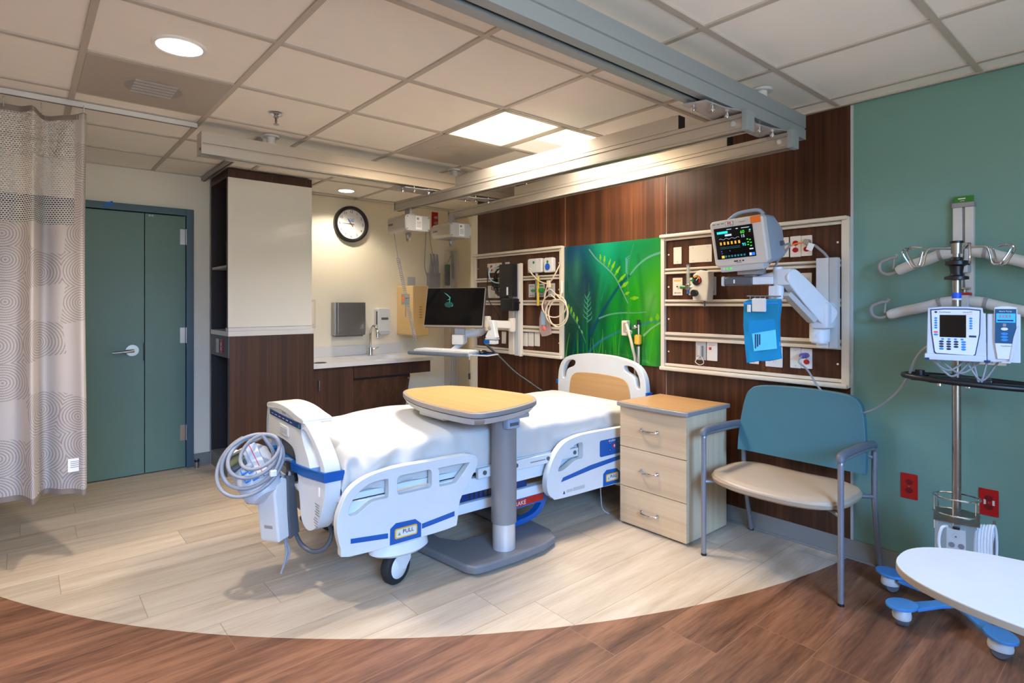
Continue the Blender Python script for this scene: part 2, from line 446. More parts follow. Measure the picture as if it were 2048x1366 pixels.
for y in ys[1:-1]:
    if TROF[2]+.1 < y < TROF[3]-.1:
        g.b(-5.9, TROF[0], y-bar, y+bar, ZC-.0004, ZC+.014, TBAR); g.b(TROF[1], XR, y-bar, y+bar, ZC-.0004, ZC+.014, TBAR)
    else: g.b(-5.9, XR, y-bar, y+bar, ZC-.0004, ZC+.014, TBAR)
g.b(XD, XD+.02, YR, 1.24, ZC-.001, ZC+.014, TBAR); g.b(-4.9, XR, YH-.02, YH, ZC-.001, ZC+.014, TBAR)
g.b(-5.9, XR, YR, 4.0, ZC+.14, ZC+.18, TILE)
struct(g.obj('ceiling', smooth=False))

DY0, DY1 = -.26, 1.108     # door frame span on the left wall
g = G()
g.b(XD-.12, XD, YR, DY0, 0, ZC, WALL_W); g.b(XD-.12, XD, DY1, 1.24, 0, ZC, WALL_W); g.b(XD-.12, XD, DY0, DY1, 2.172, ZC, WALL_W)
g.b(XS-.1, XD, 1.235, 1.30, 0, ZC, WALL_W)
struct(g.obj('wall_left'))
g = G(); g.b(XS-.12, XS, 1.3, 4.0, 0, ZC, WALL_Y); struct(g.obj('wall_alcove'))
g = G(); g.b(XS, -4.5, 3.866, 3.99, 0, ZC, WALL_Y); g.b(-4.60, -4.49, YH, 3.866, 0, ZC, WALL_Y); struct(g.obj('wall_back'))
g = G(); g.b(-4.49, XR, YH+.012, YH+.14, 0, ZC, WALL_T); struct(g.obj('wall_head'))
# walnut cladding of the head wall in three full-height boards with pale reveals between them
g = G()
for a, b in ((-4.488, -3.300), (-3.294, -2.325), (-2.319, -1.154)): g.b(a, b, YH, YH+.012, .105, ZC-.004, WALNUT, .0015)
for x in (-3.297, -2.322): g.b(x-.003, x+.003, YH+.004, YH+.012, .105, ZC-.004, BEIGE)
g.b(-1.154, -1.142, YH-.001, YH+.012, .105, ZC-.004, GREY_LT)
struct(g.obj('wall_headboard'))
g = G()
for a, b in ((YR, -1.2), (1.78, 4.0)): g.b(XR, XR+.12, a, b, 0, ZC, WALL_W)
g.b(XR, XR+.12, -1.2, 1.78, 0, .6, WALL_W); g.b(XR, XR+.12, -1.2, 1.78, 2.3, ZC, WALL_W)
struct(g.obj('wall_right'))
g = G(); g.b(-5.6, -3.0, YR-.12, YR, 0, ZC, WALL_W); g.b(-3.0, XR, YR-.12, YR, 0, ZC, WALL_W); struct(g.obj('wall_rear'))
g = G()
for a, b in ((-1.2, -1.16), (.28, .32), (1.74, 1.78)): g.b(XR+.04, XR+.09, a, b, .6, 2.3, FRAMEW)
for a, b in ((.6, .64), (2.26, 2.3)): g.b(XR+.04, XR+.09, -1.2, 1.78, a, b, FRAMEW)
struct(g.obj('window_1'))

def baseboard(name, x0, x1, y0, y1, out):
    g = G(); g.b(x0, x1, y0, y1, 0, .105, BASEB, .003)
    ox, oy = out
    g.b(x0+min(ox, 0), x1+max(ox, 0), y0+min(oy, 0), y1+max(oy, 0), 0, .012, BASEB, .004)
    struct(g.obj(name))
baseboard('baseboard_head', -4.49, XR, YH-.004, YH+.011, (0, -.012))
baseboard('baseboard_left', XD, XD+.006, DY1, 1.236, (.01, 0))
baseboard('baseboard_rear', -5.4, XR, YR, YR+.006, (0, .01))

# double-leaf door
d = bpy.data.objects.new('door_1', None); COL.objects.link(d); d.location = (XD, 0, 0); struct(d)
g = G(); J = .055
g.b(-.10, .018, DY1-J, DY1, 0, 2.172, DOORFRAME, .003); g.b(-.10, .018, DY0, DY0+J, 0, 2.172, DOORFRAME, .003); g.b(-.10, .018, DY0+J, DY1-J, 2.172-J, 2.172, DOORFRAME, .003)
g.b(-.10, -.02, DY1-J-.012, DY1-J, 0, 2.172-J, DOORFRAME); g.b(-.115, -.060, DY0+.01, DY1-.01, 0, 2.165, BLACKWOOD); g.obj('door_frame', d)  # near black panel added behind the leaves to stop light leaking through the gaps
g = G(); g.b(-.045, 0, .759, DY1-J-.006, .008, 2.110, DOORGREEN, .002); leaf2 = g.obj('narrow_leaf', d)
g = G(); g.b(-.045, 0, DY0+J+.004, .754, .008, 2.110, DOORGREEN, .002); leaf1 = g.obj('wide_leaf', d)
g = G(); hy = .672
g.cyl((0, hy, 1.005), (.012, hy, 1.005), .045, STEEL, n=28, bev=.003); g.cyl((.01, hy, 1.005), (.055, hy, 1.005), .014, STEEL)
g.tube(spl([(.055, hy+.005, 1.005), (.06, hy-.02, 1.003), (.058, hy-.07, .998), (.05, hy-.135, .994)], 5), [.013]*5+[.012]*5+[.0095]*6, STEEL, 10); g.obj('door_handle', leaf1, label='satin steel lever handle')
for z in (1.938, 1.113, .297):
    g = G(); g.b(.0, .004, DY1-J-.045, DY1-J+.035, z-.065, z+.065, STEEL, .001); g.cyl((.008, DY1-J, z-.066), (.008, DY1-J, z+.066), .008, STEEL, n=12)
    g.obj('hinge', leaf2, label='bright steel hinge')
g = G(); g.b(0, .003, .745, .752, .92, 1.06, BLACK); g.cyl((.002, .79, 2.095), (.006, .79, 2.095), .008, STEEL); g.cyl((.002, .81, 2.095), (.006, .81, 2.095), .008, STEEL); g.obj('latch_hardware', leaf1)
g = G(); g.b(.0185, .0200, .478, .55, 2.132, 2.166, TAPE, .0005, M=Matrix.Translation((0, .51, 2.15)) @ Matrix.Rotation(.45, 4, 'X') @ Matrix.Translation((0, -.51, -2.15)))
o = g.obj('masking_tape'); o.location = (XD, 0, 0); tag(o, 'scrap of blue tape stuck on the top of the door frame', 'tape')
g = G(); g.cyl((0, 0, 0), (0, 0, .075), .017, STEEL, bev=.002); g.cyl((0, 0, .048), (0, 0, .068), .019, RUBBER); o = g.obj('door_stop'); o.location = (-5.375, 1.12, 0)
tag(o, 'small steel door stop post standing on the floor by the door frame', 'door stop')

# ------------------------------------------------------------------ ceiling fittings
t = thing('ceiling_light', 'large rectangular lit ceiling troffer over the bed', 'ceiling light', (-2.736, 2.64, ZC))
g = G(); a, b, c, dd = -.305, .305, -.61, .61
for y0, y1 in ((c, c+.03), (dd-.03, dd), (-.155, -.085)): g.b(a, b, y0, y1, -.004, .02, TBAR, .002)
for x0, x1 in ((a, a+.03), (b-.03, b)): g.b(x0, x1, c, dd, -.004, .02, TBAR, .002)
g.obj('frame', t)
g = G(); g.b(a+.03, b-.03, c+.03, -.155, .006, .012, LIT); g.obj('diffuser', t, label='brightly lit square diffuser')
g = G(); g.b(-.02, b-.03, -.085, dd-.03, .006, .012, LIT); g.obj('diffuser', t, label='brightly lit long diffuser')
g = G(); g.b(a+.03, -.02, -.085, dd-.03, .006, .012, LITDIM); g.obj('diffuser', t, label='unlit side of the diffuser')
dup(t, (-2.736, -1.02, ZC), label='unseen ceiling troffer added for warm fill behind the viewer on the door side'); dup(t, (-.905, -1.02, ZC), label='unseen ceiling troffer added for warm fill behind the viewer on the window side')  # both copies are added out of view to give warm fill light
def downlight(q, label):
    t = thing('downlight', label, 'ceiling light', (q[0], q[1], ZC), group=None); r = q[2]
    g = G(); g.lathe([(r-.014, .012), (r-.012, -.001), (r, -.004), (r+.004, .001), (r+.003, .008)], CANW, n=40); g.obj('trim_ring', t)
    g = G(); g.lathe([(r-.013, .008), (r-.022, .06), (r-.035, .11)], CANW, n=40); g.obj('reflector', t)
    g = G(); g.cyl((0, 0, .100), (0, 0, .106), r-.03, LITCAN, n=32); g.obj('lens', t, label='glowing lens')
downlight(DL1, 'large round recessed downlight beside the near ceiling vent'); downlight(DL2, 'small round recessed downlight over the sink wall')
def vent(x0, x1, y0, y1, label, ring):
    t = thing('ceiling_vent', label, 'air vent', ((x0+x1)/2, (y0+y1)/2, ZC))
    w, h = (x1-x0)/2-.013, (y1-y0)/2-.013
    g = G(); g.b(-w, w, -h, h, -.002, .004, PERF); g.obj('perforated_panel', t)
    g = G(); g.cyl((0, 0, -.0032), (0, 0, -.001), .15, PERF, n=40)
    if ring:
        g.cyl((0, 0, -.0042), (0, 0, -.003), .125, GREY_MID, n=40)
        for k in range(5): g.b(-.1+.045*k, -.075+.045*k, -.09, .09, -.0055, -.004, GREY_LT)
    g.obj('diffuser_plate', t)
vent(-3.6525, -3.042, .20, .81, 'square perforated ceiling vent with a round core near the curtain', True)
vent(-3.6525, -3.042, 2.03, 2.64, 'square perforated ceiling vent next to the lit troffer', False)
t = thing('fire_sprinkler', 'small pendent fire sprinkler head hanging from the ceiling', 'sprinkler', (-3.342, 1.10, ZC))
g = G(); g.lathe([(.0, -.001), (.034, -.002), (.036, -.007), (.02, -.011), (.012, -.012)], CHROME); g.obj('escutcheon', t)
g = G(); g.cyl((0, 0, -.012), (0, 0, -.024), .012, STEEL)
for s in (-1, 1): g.tube([(s*.010, 0, -.02), (s*.014, 0, -.036), (s*.010, 0, -.052), (0, 0, -.058)], .003, STEEL, 6)
g.cyl((0, 0, -.024), (0, 0, -.054), .003, RED, n=8); g.cyl((0, 0, -.058), (0, 0, -.061), .016, STEEL); g.obj('frame_arms', t)

# curtain track and curtain
XT = -3.83
g = G(); g.b(XT-.014, XT+.014, -2.0, .80, 2.432, 2.459, WHITE, .002); g.b(XT-.004, XT+.004, -2.0, .80, 2.4305, 2.434, ALU_D); o = g.obj('curtain_track')
tag(o, 'long white curtain track running along the ceiling', 'curtain track')
g = G(); g.b(-5.43, -3.9, 1.165, 1.20, 2.425, 2.459, GREY_MID, .003); g.b(-5.43, -3.9, 1.177, 1.188, 2.423, 2.426, BLACK); o = g.obj('curtain_track')
tag(o, 'short grey ceiling track beside the tall cabinet', 'curtain track')
t = thing('privacy_curtain', 'patterned taupe hospital curtain with a net top hanging by the door', 'curtain', (XT, 0, 0))
L0, L1 = -1.25, .262
def fold(s):           # s along the cloth, 0 at the free edge
    y = L1 - s*.78 + .012*math.sin(s*23)
    x = .070*math.sin(s*26+.2) + .030*math.sin(s*47+1.0) - .01
    return x, y
def cloth(z0, z1, mat, name, s0=0., s1=1.85, n=190, m=14, uv=True, off=0.):
    bm = bmesh.new(); lay = bm.loops.layers.uv.new('UVMap'); V = []
    for i in range(n+1):
        s = s0+(s1-s0)*i/n; x, y = fold(s); row = []
        for j in range(m+1):
            z = z0+(z1-z0)*j/m; zz = z - (.018*math.sin(s*9+.6)+.02*s*0 if False else 0)
            k = .72+.28*(2.4-z)/2.0
            if z > 2.3: zz -= .012*(1-math.cos(s*16))*(z-2.3)/.1
            row.append((bm.verts.new((x*k+off, y+.004*math.sin(z*3+s*5), zz)), s, z))
        V.append(row)
    for i in range(n):
        for j in range(m):
            q = (V[i][j], V[i+1][j], V[i+1][j+1], V[i][j+1]); f = bm.faces.new([w[0] for w in q])
            for lp, w in zip(f.loops, q): lp[lay].uv = (w[1], w[2])
    me = bpy.data.meshes.new(name); bm.to_mesh(me); bm.free(); me.materials.append(mat)
    for p in me.polygons: p.use_smooth = True
    o = bpy.data.objects.new(name, me); COL.objects.link(o); o.parent = t; return o
cloth(1.80, 2.365, NET, 'net_panel', .075).__setitem__('label', 'white see-through net top')
cloth(.385, 1.80, CLOTH, 'cloth_panel'); cloth(1.80, 2.39, CLOTH, 'side_band', 0, .075, 10); cloth(2.362, 2.395, HEM, 'top_hem', .0)
cloth(.372, .40, HEM, 'bottom_hem', off=.001)
for k in range(9):
    s = .02+.2*k; x, y = fold(s); g = G(); z1 = 2.385-.012*(1-math.cos(s*16))
    pts = [(x*.7, y, 2.433-(2.433-z1)*q/6) for q in range(7)]
    g.tube(pts, .0016, STEEL, 5)
    for p in pts[1:]: g.ball(p, .0035, STEEL, u=6, v=4)
    g.obj('hanging_chain', t)
g = G(); x, y = fold(.075); g.b(x+.018, x+.021, y-.03, y+.045, .495, .565, PAPER, .001)
for k in range(4): g.b(x+.0208, x+.0214, y-.02, y+.02, .548-.010*k, .551-.010*k, INKG)
g.b(x+.0208, x+.0216, y+.028, y+.040, .548, .56, RED); g.obj('care_label', t, label='white printed care label')
# ------------------------------------------------------------------ tall cabinet
CX0, CX1, CY0, CY1 = -5.436, -4.912, 1.242, 1.915
t = thing('tall_cabinet', 'tall walnut cabinet with a milky glass door and open side niches', 'cabinet', (0, 0, 0))
g = G()
g.b(CX0, CX1, CY1-.02, CY1, .0, 2.452, WALNUT2); g.b(CX0, CX1, CY0+.30, CY0+.32, 0, 2.45, BLACKWOOD)
g.b(CX0, CX1+.012, CY0, CY1, 2.385, 2.452, WALNUT2, .002); g.b(CX0, CX1, CY0, CY1, 0, .12, BASEB)
g.b(CX0, CX0+.02, CY0, CY0+.3, .12, 2.385, BLACKWOOD)
g.b(CX1-.03, CX1, CY0, CY0+.3, 1.18, 2.385, WALNUT2); g.b(CX1-.03, CX1, CY0+.3, CY1-.02, 1.18, 2.385, BLACKWOOD)
g.obj('carcass', t)
g = G(); g.b(CX1-.03, CX1+.026, CY0+.008, CY1+.012, .09, 1.118, WALNUT2, .002); g.obj('lower_front', t, label='tall plain walnut lower front')
g = G(); g.b(CX1, CX1+.014, CY0, CY1, 1.188, 2.384, MILK, .002); g.obj('glass_door', t, label='milky white glass door')
g = G(); g.b(CX0, CX1+.034, CY0-.004, CY1+.012, 1.118, 1.158, WHITE_G, .004); g.b(CX1-.06, CX1+.02, CY0, CY1, 1.158, 1.186, WHITE_G, .003); g.obj('ledge', t, label='white ledge below the glass door')
g = G(); g.b(CX0+.02, CX1-.03, CY0+.006, CY0+.3, 1.668, 1.688, GREY_LT); g.obj('shelf', t)
g = G(); g.b(CX0+.01, CX1+.02, CY0-.001, CY0+.02, .945, 1.118, GREY_DK, .002); g.obj('service_panel', t, label='dark grey panel holding two outlets')
def outlet(name, label, loc, rz, w, h, plate, cat='outlet', sock=None, sockm=None, group=None, style='duplex', text_m=None):
    t = thing(name, label, cat, loc, rz, group)
    g = G(); g.prism(rrect(-w/2, w/2, -h/2, h/2, .004), -.006, 0, plate, bev=.0018); g.obj('plate', t)
    if style == 'duplex':
        for s in (1, -1):
            g = G(); z = s*h*.165
            g.prism(circ(0, z, .0165, 20, .0145), -.0085, -.005, sockm or plate, bev=.0008)
            for dx in (-.006, .006): g.b(dx-.001, dx+.001, -.0092, -.008, z-.001, z+.007, INK)
            g.cyl((0, -.0092, z-.007), (0, -.008, z-.007), .0022, INK, n=10); g.obj('socket', t)
        g = G(); g.cyl((0, -.0072, 0), (0, -.006, 0), .003, STEEL, n=10); g.obj('screw', t)
    elif style == 'blank':
        for z in (h*.38, -h*.38): g = G(); g.cyl((0, -.0072, z), (0, -.006, z), .003, STEEL, n=10); g.obj('screw', t)
    elif style == 'blank4':
        for x in (-w*.32, w*.32):
            for z in (h*.38, -h*.38):
                g = G(); g.cyl((x, -.0072, z), (x, -.006, z), .003, STEEL, n=10); g.obj('screw', t)
    elif style == 'gas':
        g = G(); g.b(-w*.36, w*.36, -.0068, -.0058, h*.30, h*.38, sockm or YELLOW); g.obj('gas_label', t)
        g = G(); g.prism(circ(0, 0, .017, 22), -.009, -.005, plate, bev=.001); g.cyl((0, -.0105, 0), (0, -.0088, 0), .006, INK, n=14); g.b(-.012, .012, -.0096, -.0088, .012, .0136, INKG); g.obj('gas_port', t)
        g = G(); g.cyl((-w*.25, -.0068, -h*.36), (-w*.25, -.0058, -h*.36), .0045, INK, n=12); g.b(-w*.15, w*.34, -.0068, -.0058, -h*.375, -h*.345, INK); g.obj('maker_mark', t)
    elif style == 'data':
        for s in (1, -1):
            for dx in (-.011, .011): g = G(); g.b(dx-.008, dx+.008, -.008, -.005, s*h*.13-.007, s*h*.13+.007, sockm, .001); g.obj('jack', t)
    elif style == 'call':
        g = G(); g.b(-.008-.012, .008-.012, -.009, -.005, h*.10, h*.10+.016, RED, .001); g.obj('button', t, label='red button')
        g = G(); g.b(-w*.35, w*.3, -.0066, -.0058, h*.34, h*.355, INKR); g.obj('lettering', t)
    return t
outlet('wall_outlet', 'grey-white outlet on the dark service panel of the tall cabinet', (-5.21, CY0-.001, 1.03), 0, .07, .115, GREY_LT)
outlet('wall_outlet', 'red-edged outlet on the dark service panel of the tall cabinet', (-5.08, CY0-.001, 1.03), 0, .07, .115, RED, sockm=GREY_LT)
t = thing('tissue_box', 'white tissue carton on the cabinet side shelf behind the glass door', 'box', (-4.985, 1.32, 1.6885))
g = G(); g.b(-.035, .035, -.06, .06, 0, .19, PAPER, .003); g.obj('carton', t)
g = G(); rr = random.Random(3); g.surf(lambda u, v: (-.03+.06*u+.012*math.sin(9*v), -.05+.07*v-.02*u, .19+.05*math.sin(PI*u)*(.6+.4*math.sin(7*v+2*u))), 8, 10, PAPER, thick=.0015); g.obj('tissue', t)

# ------------------------------------------------------------------ sink counter
t = thing('sink_counter', 'white solid surface counter with backsplash and moulded basin', 'countertop', (0, 0, 0))
SX, S0, S1 = -4.93, 1.918, 3.175
g = G(); bas = [(-5.20 + .17*math.copysign(abs(math.cos(a))**.6, math.cos(a)), 2.72 + .27*math.copysign(abs(math.sin(a))**.6, math.sin(a))) for a in [2*PI*k/40 for k in range(40)]]
hole = circ(-5.07, 2.06, .055, 28)
g.prism([(XS+.001, S0), (SX, S0), (SX, S1), (XS+.001, S1)], .803, .840, WHITE_G, holes=[bas, hole], axis='z', bev=.004); g.obj('worktop', t)
g = G(); g.b(XS+.001, XS+.016, S0, S1, .84, .945, WHITE_G, .003); g.obj('backsplash', t)
g = G()
rings = [(1, .838), (.97, .80), (.90, .74), (.6, .725), (.05, .722)]
def basin(u, v):
    i = min(int(v*4), 3); f = v*4-i; k = rings[i][0]*(1-f)+rings[i+1][0]*f; z = rings[i][1]*(1-f)+rings[i+1][1]*f
    a = 2*PI*u; return (-5.20+k*.17*math.copysign(abs(math.cos(a))**.6, math.cos(a)), 2.72+k*.27*math.copysign(abs(math.sin(a))**.6, math.sin(a)), z)
g.surf(basin, 40, 8, WHITE_G); g.obj('basin', t)
g = G(); g.lathe([(.043, .78), (.046, .842), (.056, .844), (.058, .840)], GREY_DK, Matrix.Translation((-5.07, 2.06, 0)), 28); g.lathe([(0, .735), (.044, .735), (.044, .78)], BLACK, Matrix.Translation((-5.07, 2.06, 0)), 28); g.obj('waste_hole', t, label='dark rimmed round waste hole')
t = thing('base_cabinet', 'walnut base cabinet with a sloped knee panel below the sink counter', 'cabinet', (0, 0, 0))
FX = -4.965
g = G(); g.b(XS+.02, FX-.02, S0+.002, 2.33, .1, .803, WALNUT2); g.b(XS+.02, FX-.06, S0+.002, 2.33, 0, .1, BASEB)
g.obj('carcass', t)
g = G(); g.b(FX-.02, FX, 2.335, S1-.01, .685, .802, WALNUT2, .002); g.b(XS+.02, FX-.02, S1-.03, S1-.01, .685, .802, WALNUT2); g.obj('apron', t)
g = G(); g.b(FX-.02, FX, S0+.004, 2.33, .105, .800, WALNUT2, .002); dr = g.obj('door', t)
g = G(); g.tube([(FX, 2.0, .70), (FX+.022, 2.0, .695), (FX+.022, 2.0, .605), (FX, 2.0, .60)], .0045, STEEL, 8); g.obj('handle', dr, label='satin steel bar handle')
g = G(); g.b(-.01, .01, 2.335, 2.955, -.62, 0, WALNUT2, .002, M=Matrix.Translation((FX-.05, 0, .665)) @ Matrix.Rotation(math.radians(16), 4, 'Y')); kp = g.obj('knee_panel', t)
g = G(); g.cyl((FX-.045, 2.93, .635), (FX-.032, 2.93, .637), .008, STEEL, n=14); g.obj('lock', kp)
g = G(); g.b(FX-.16, FX-.04, 2.335, 2.95, .66, .684, BLACKWOOD); g.obj('recess_shade_strip', t)  # solid dark strip standing in for the shade under the apron

t = thing('faucet', 'chrome gooseneck faucet at the back of the sink', 'faucet', (-5.43, 2.735, .84))
g = G(); g.cyl((0, 0, 0), (0, 0, .012), .030, CHROME, bev=.003); g.cyl((0, 0, .01), (0, 0, .085), .024, CHROME, r1=.020); g.obj('base', t)
g = G(); g.tube(spl([(0, 0, .08), (0, 0, .18), (.012, 0, .26), (.06, .005, .31), (.115, .01, .285), (.135, .012, .225)], 6), .011, CHROME, 12); g.cyl((.134, .012, .228), (.137, .012, .195), .014, CHROME); g.obj('spout', t)
g = G(); g.tube([(0, .018, .06), (.0, .045, .07), (.02, .085, .085)], .008, CHROME); g.obj('lever', t)

# things on the alcove wall (local x runs along the wall, local -y faces the room)
def on_sink(name, label, cat, y, z, group=None): return thing(name, label, cat, (XS, y, z), PI/2, group)
t = on_sink('paper_towel_dispenser', 'square stainless steel paper towel dispenser above the sink', 'towel dispenser', 2.545, 1.055)
g = G(); g.b(-.165, .165, -.095, 0, .0, .335, STEEL, .006); g.obj('housing', t)
g = G(); g.b(-.135, .162, -.104, -.094, .018, .333, STEEL, .004); g.obj('front_door', t)
g = G(); g.b(-.15, .14, -.09, -.01, -.012, .002, GREY_DK, .002); g.obj('slot', t)
t = on_sink('soap_dispenser', 'white wall soap dispenser above the faucet', 'soap dispenser', 2.925, 1.045)
g = G(); g.prism(rrect(-.075, .075, .03, .285, .025), -.10, 0, WHITE, bev=.012); g.obj('housing', t)
g = G(); g.b(-.035, .045, -.1015, -.099, .16, .185, GREY_DK, .001); g.obj('maker_mark', t)
g = G(); g.b(-.076, -.0745, -.085, -.06, .11, .25, BLACK); g.obj('level_window', t)
g = G(); g.prism(rrect(-.06, .06, 0, .05, .022), -.112, -.02, GREY_LT, bev=.008); g.obj('push_lever', t)
t = on_sink('sharps_cabinet', 'tan wall cabinet with an orange and teal window beside the computer monitor', 'sharps container', 3.225, 1.035)
g = G(); g.prism(rrect(-.1, .1, 0, .535, .02), -.345, 0, MANILA, bev=.012); g.obj('housing', t)
Ms = Matrix.Translation((-.1, -.18, 0)) @ Matrix.Rotation(PI/2*-1, 4, 'Z')
g = G(); g.b(-.075, .10, -.002, .004, .33, .445, TEALG if False else GREY_MID, .002, M=Ms); g.b(-.055, -.01, -.003, .0, .365, .42, ORANGE, M=Ms); g.b(.01, .085, -.003, 0, .335, .385, plain('teal sticker', (86, 160, 156), .5), M=Ms); g.b(.01, .085, -.003, 0, .395, .405, INK, M=Ms); g.obj('sight_window', t, label='window with orange and teal stickers')
g = G(); g.b(.005, .028, -.003, .003, .20, .33, GREY_MID, .003, M=Ms); g.obj('slot', t)
g = G()
for k in range(5): g.b(-.02, .012, -.3465, -.3448, .30-.028*k, .315-.028*k, plain('tan relief mark', (176, 140, 90), .5))
g.obj('relief_marks', t)
t = on_sink('wall_clock', 'round black rimmed wall clock above the sink', 'clock', 2.59, 2.198)
g = G(); g.lathe([(.155, -.012), (.150, .018), (.158, .042), (.172, .046), (.185, .034), (.188, 0)], BLACK, RX90, 56); g.obj('rim', t)
g = G(); g.cyl((0, -.016, 0), (0, -.012, 0), .158, PAPER, n=56); g.obj('dial', t)
for h in range(1, 13):
    a = math.radians(90-30*h); text(str(h), .038, INK, t, on_front(.128*math.cos(a), -.0166, .128*math.sin(a)), 'numeral')
def hand(a, l, w, m, nm, y):
    a = math.radians(90-a); M = Matrix.Rotation(-a, 4, 'Y'); g = G(); g.prism([(-.03, -w), (l, -w*.5), (l, w*.5), (-.03, w)], y-.0012, y, m, M=M); g.obj(nm, t)
hand(323, .072, .0045, INK, 'hour_hand', -.019); hand(272, .098, .0032, INK, 'minute_hand', -.021); hand(110, .05, .0012, INKR, 'second_hand', -.023)
g = G(); g.cyl((0, -.025, 0), (0, -.018, 0), .006, RED, n=14); g.obj('hub', t)
g = G()
for k in range(4): g.cyl((-.022+.015*k, -.0175, .048+.006*(k % 2)), (-.022+.015*k, -.0165, .048+.006*(k % 2)), .005, SKYBLUE, n=10); g.b(-.026+.015*k, -.018+.015*k, -.0175, -.0165, .024, .042, SKYBLUE)
g.obj('dial_logo', t, label='small blue figure logo')
t = on_sink('wall_plate', 'cream framed panel half hidden behind the tall cabinet', 'wall plate', 2.10, 1.28)
g = G(); g.b(-.12, .12, -.008, 0, -.14, .14, BEIGE, .002); g.obj('frame', t); g = G(); g.b(-.10, .10, -.0095, -.007, -.10, .115, WALL_Y); g.obj('insert', t)
t = on_sink('wall_plate', 'small pale blank plate above the tan sharps cabinet', 'wall plate', 3.31, 1.62)
g = G(); g.b(-.05, .05, -.006, 0, -.055, .055, GREY_LT, .002); g.obj('plate', t)
t = outlet('wall_outlet', 'red outlet high on the alcove wall with two chargers plugged in', (XS, 3.62, 2.335), PI/2, .085, .19, RED)
for s in (1, -1):
    g = G(); g.b(-.018, .018, -.035, -.008, s*.031-.013, s*.031+.013, GREY_MID, .003); g.obj('plug', t)
g = G(); g.b(XS+.001, XS+.112, 3.75, 3.864, .0, 1.99, BEIGE, .002)
for k in range(3): g.b(XS+.111, XS+.1145, 3.765+.03*k, 3.785+.03*k, .0, 1.985, GREY_LT)
o = g.obj('cable_raceway'); tag(o, 'pale vertical cable raceway in the alcove corner', 'raceway')
# ------------------------------------------------------------------ overhead patient lift
def fixed_rail(x, y0, y1, m, label, mounts):
    t = thing('lift_rail', label, 'ceiling rail', (x, 0, 0))
    g = G(); w = .055; zt, zb = 2.398, 2.268
    out = [(-w, zt), (w, zt), (w, 2.332), (w-.006, 2.329), (w-.006, 2.323), (w, 2.320), (w, zb), (.014, zb), (.014, zb+.012), (.04, zb+.02), (.04, zb+.05), (-.04, zb+.05), (-.04, zb+.02), (-.014, zb+.012), (-.014, zb), (-w, zb), (-w, 2.320), (-w+.006, 2.323), (-w+.006, 2.329), (-w, 2.332)]
    g.prism(out, y0, y1, m, axis='y', bev=0); g.obj('rail_profile', t)
    g = G(); g.b(-w-.002, w+.002, y0-.006, y0, zb-.002, zt+.002, m, .002); g.cyl((.03, y0-.009, zb+.03), (.03, y0-.004, zb+.03), .009, GREY_DK, n=14); g.obj('end_cap', t)
    for y in mounts:
        g = G(); g.cyl((0, y, ZC-.012), (0, y, ZC), .052, WHITE, n=32, bev=.003); g.cyl((0, y, 2.398), (0, y, ZC-.01), .026, WHITE, n=24); g.b(-.04, .04, y-.03, y+.03, 2.398, 2.406, WHITE, .002); g.obj('ceiling_mount', t, label='white ceiling mount flange')
    return t
fixed_rail(-1.365, -2.6, 3.22, ALU_B, 'grey lift rail fixed along the ceiling on the window side', [2.83])
fixed_rail(-3.80, .81, 3.34, ALU, 'pale lift rail fixed along the ceiling on the sink side', [1.22, 2.65])
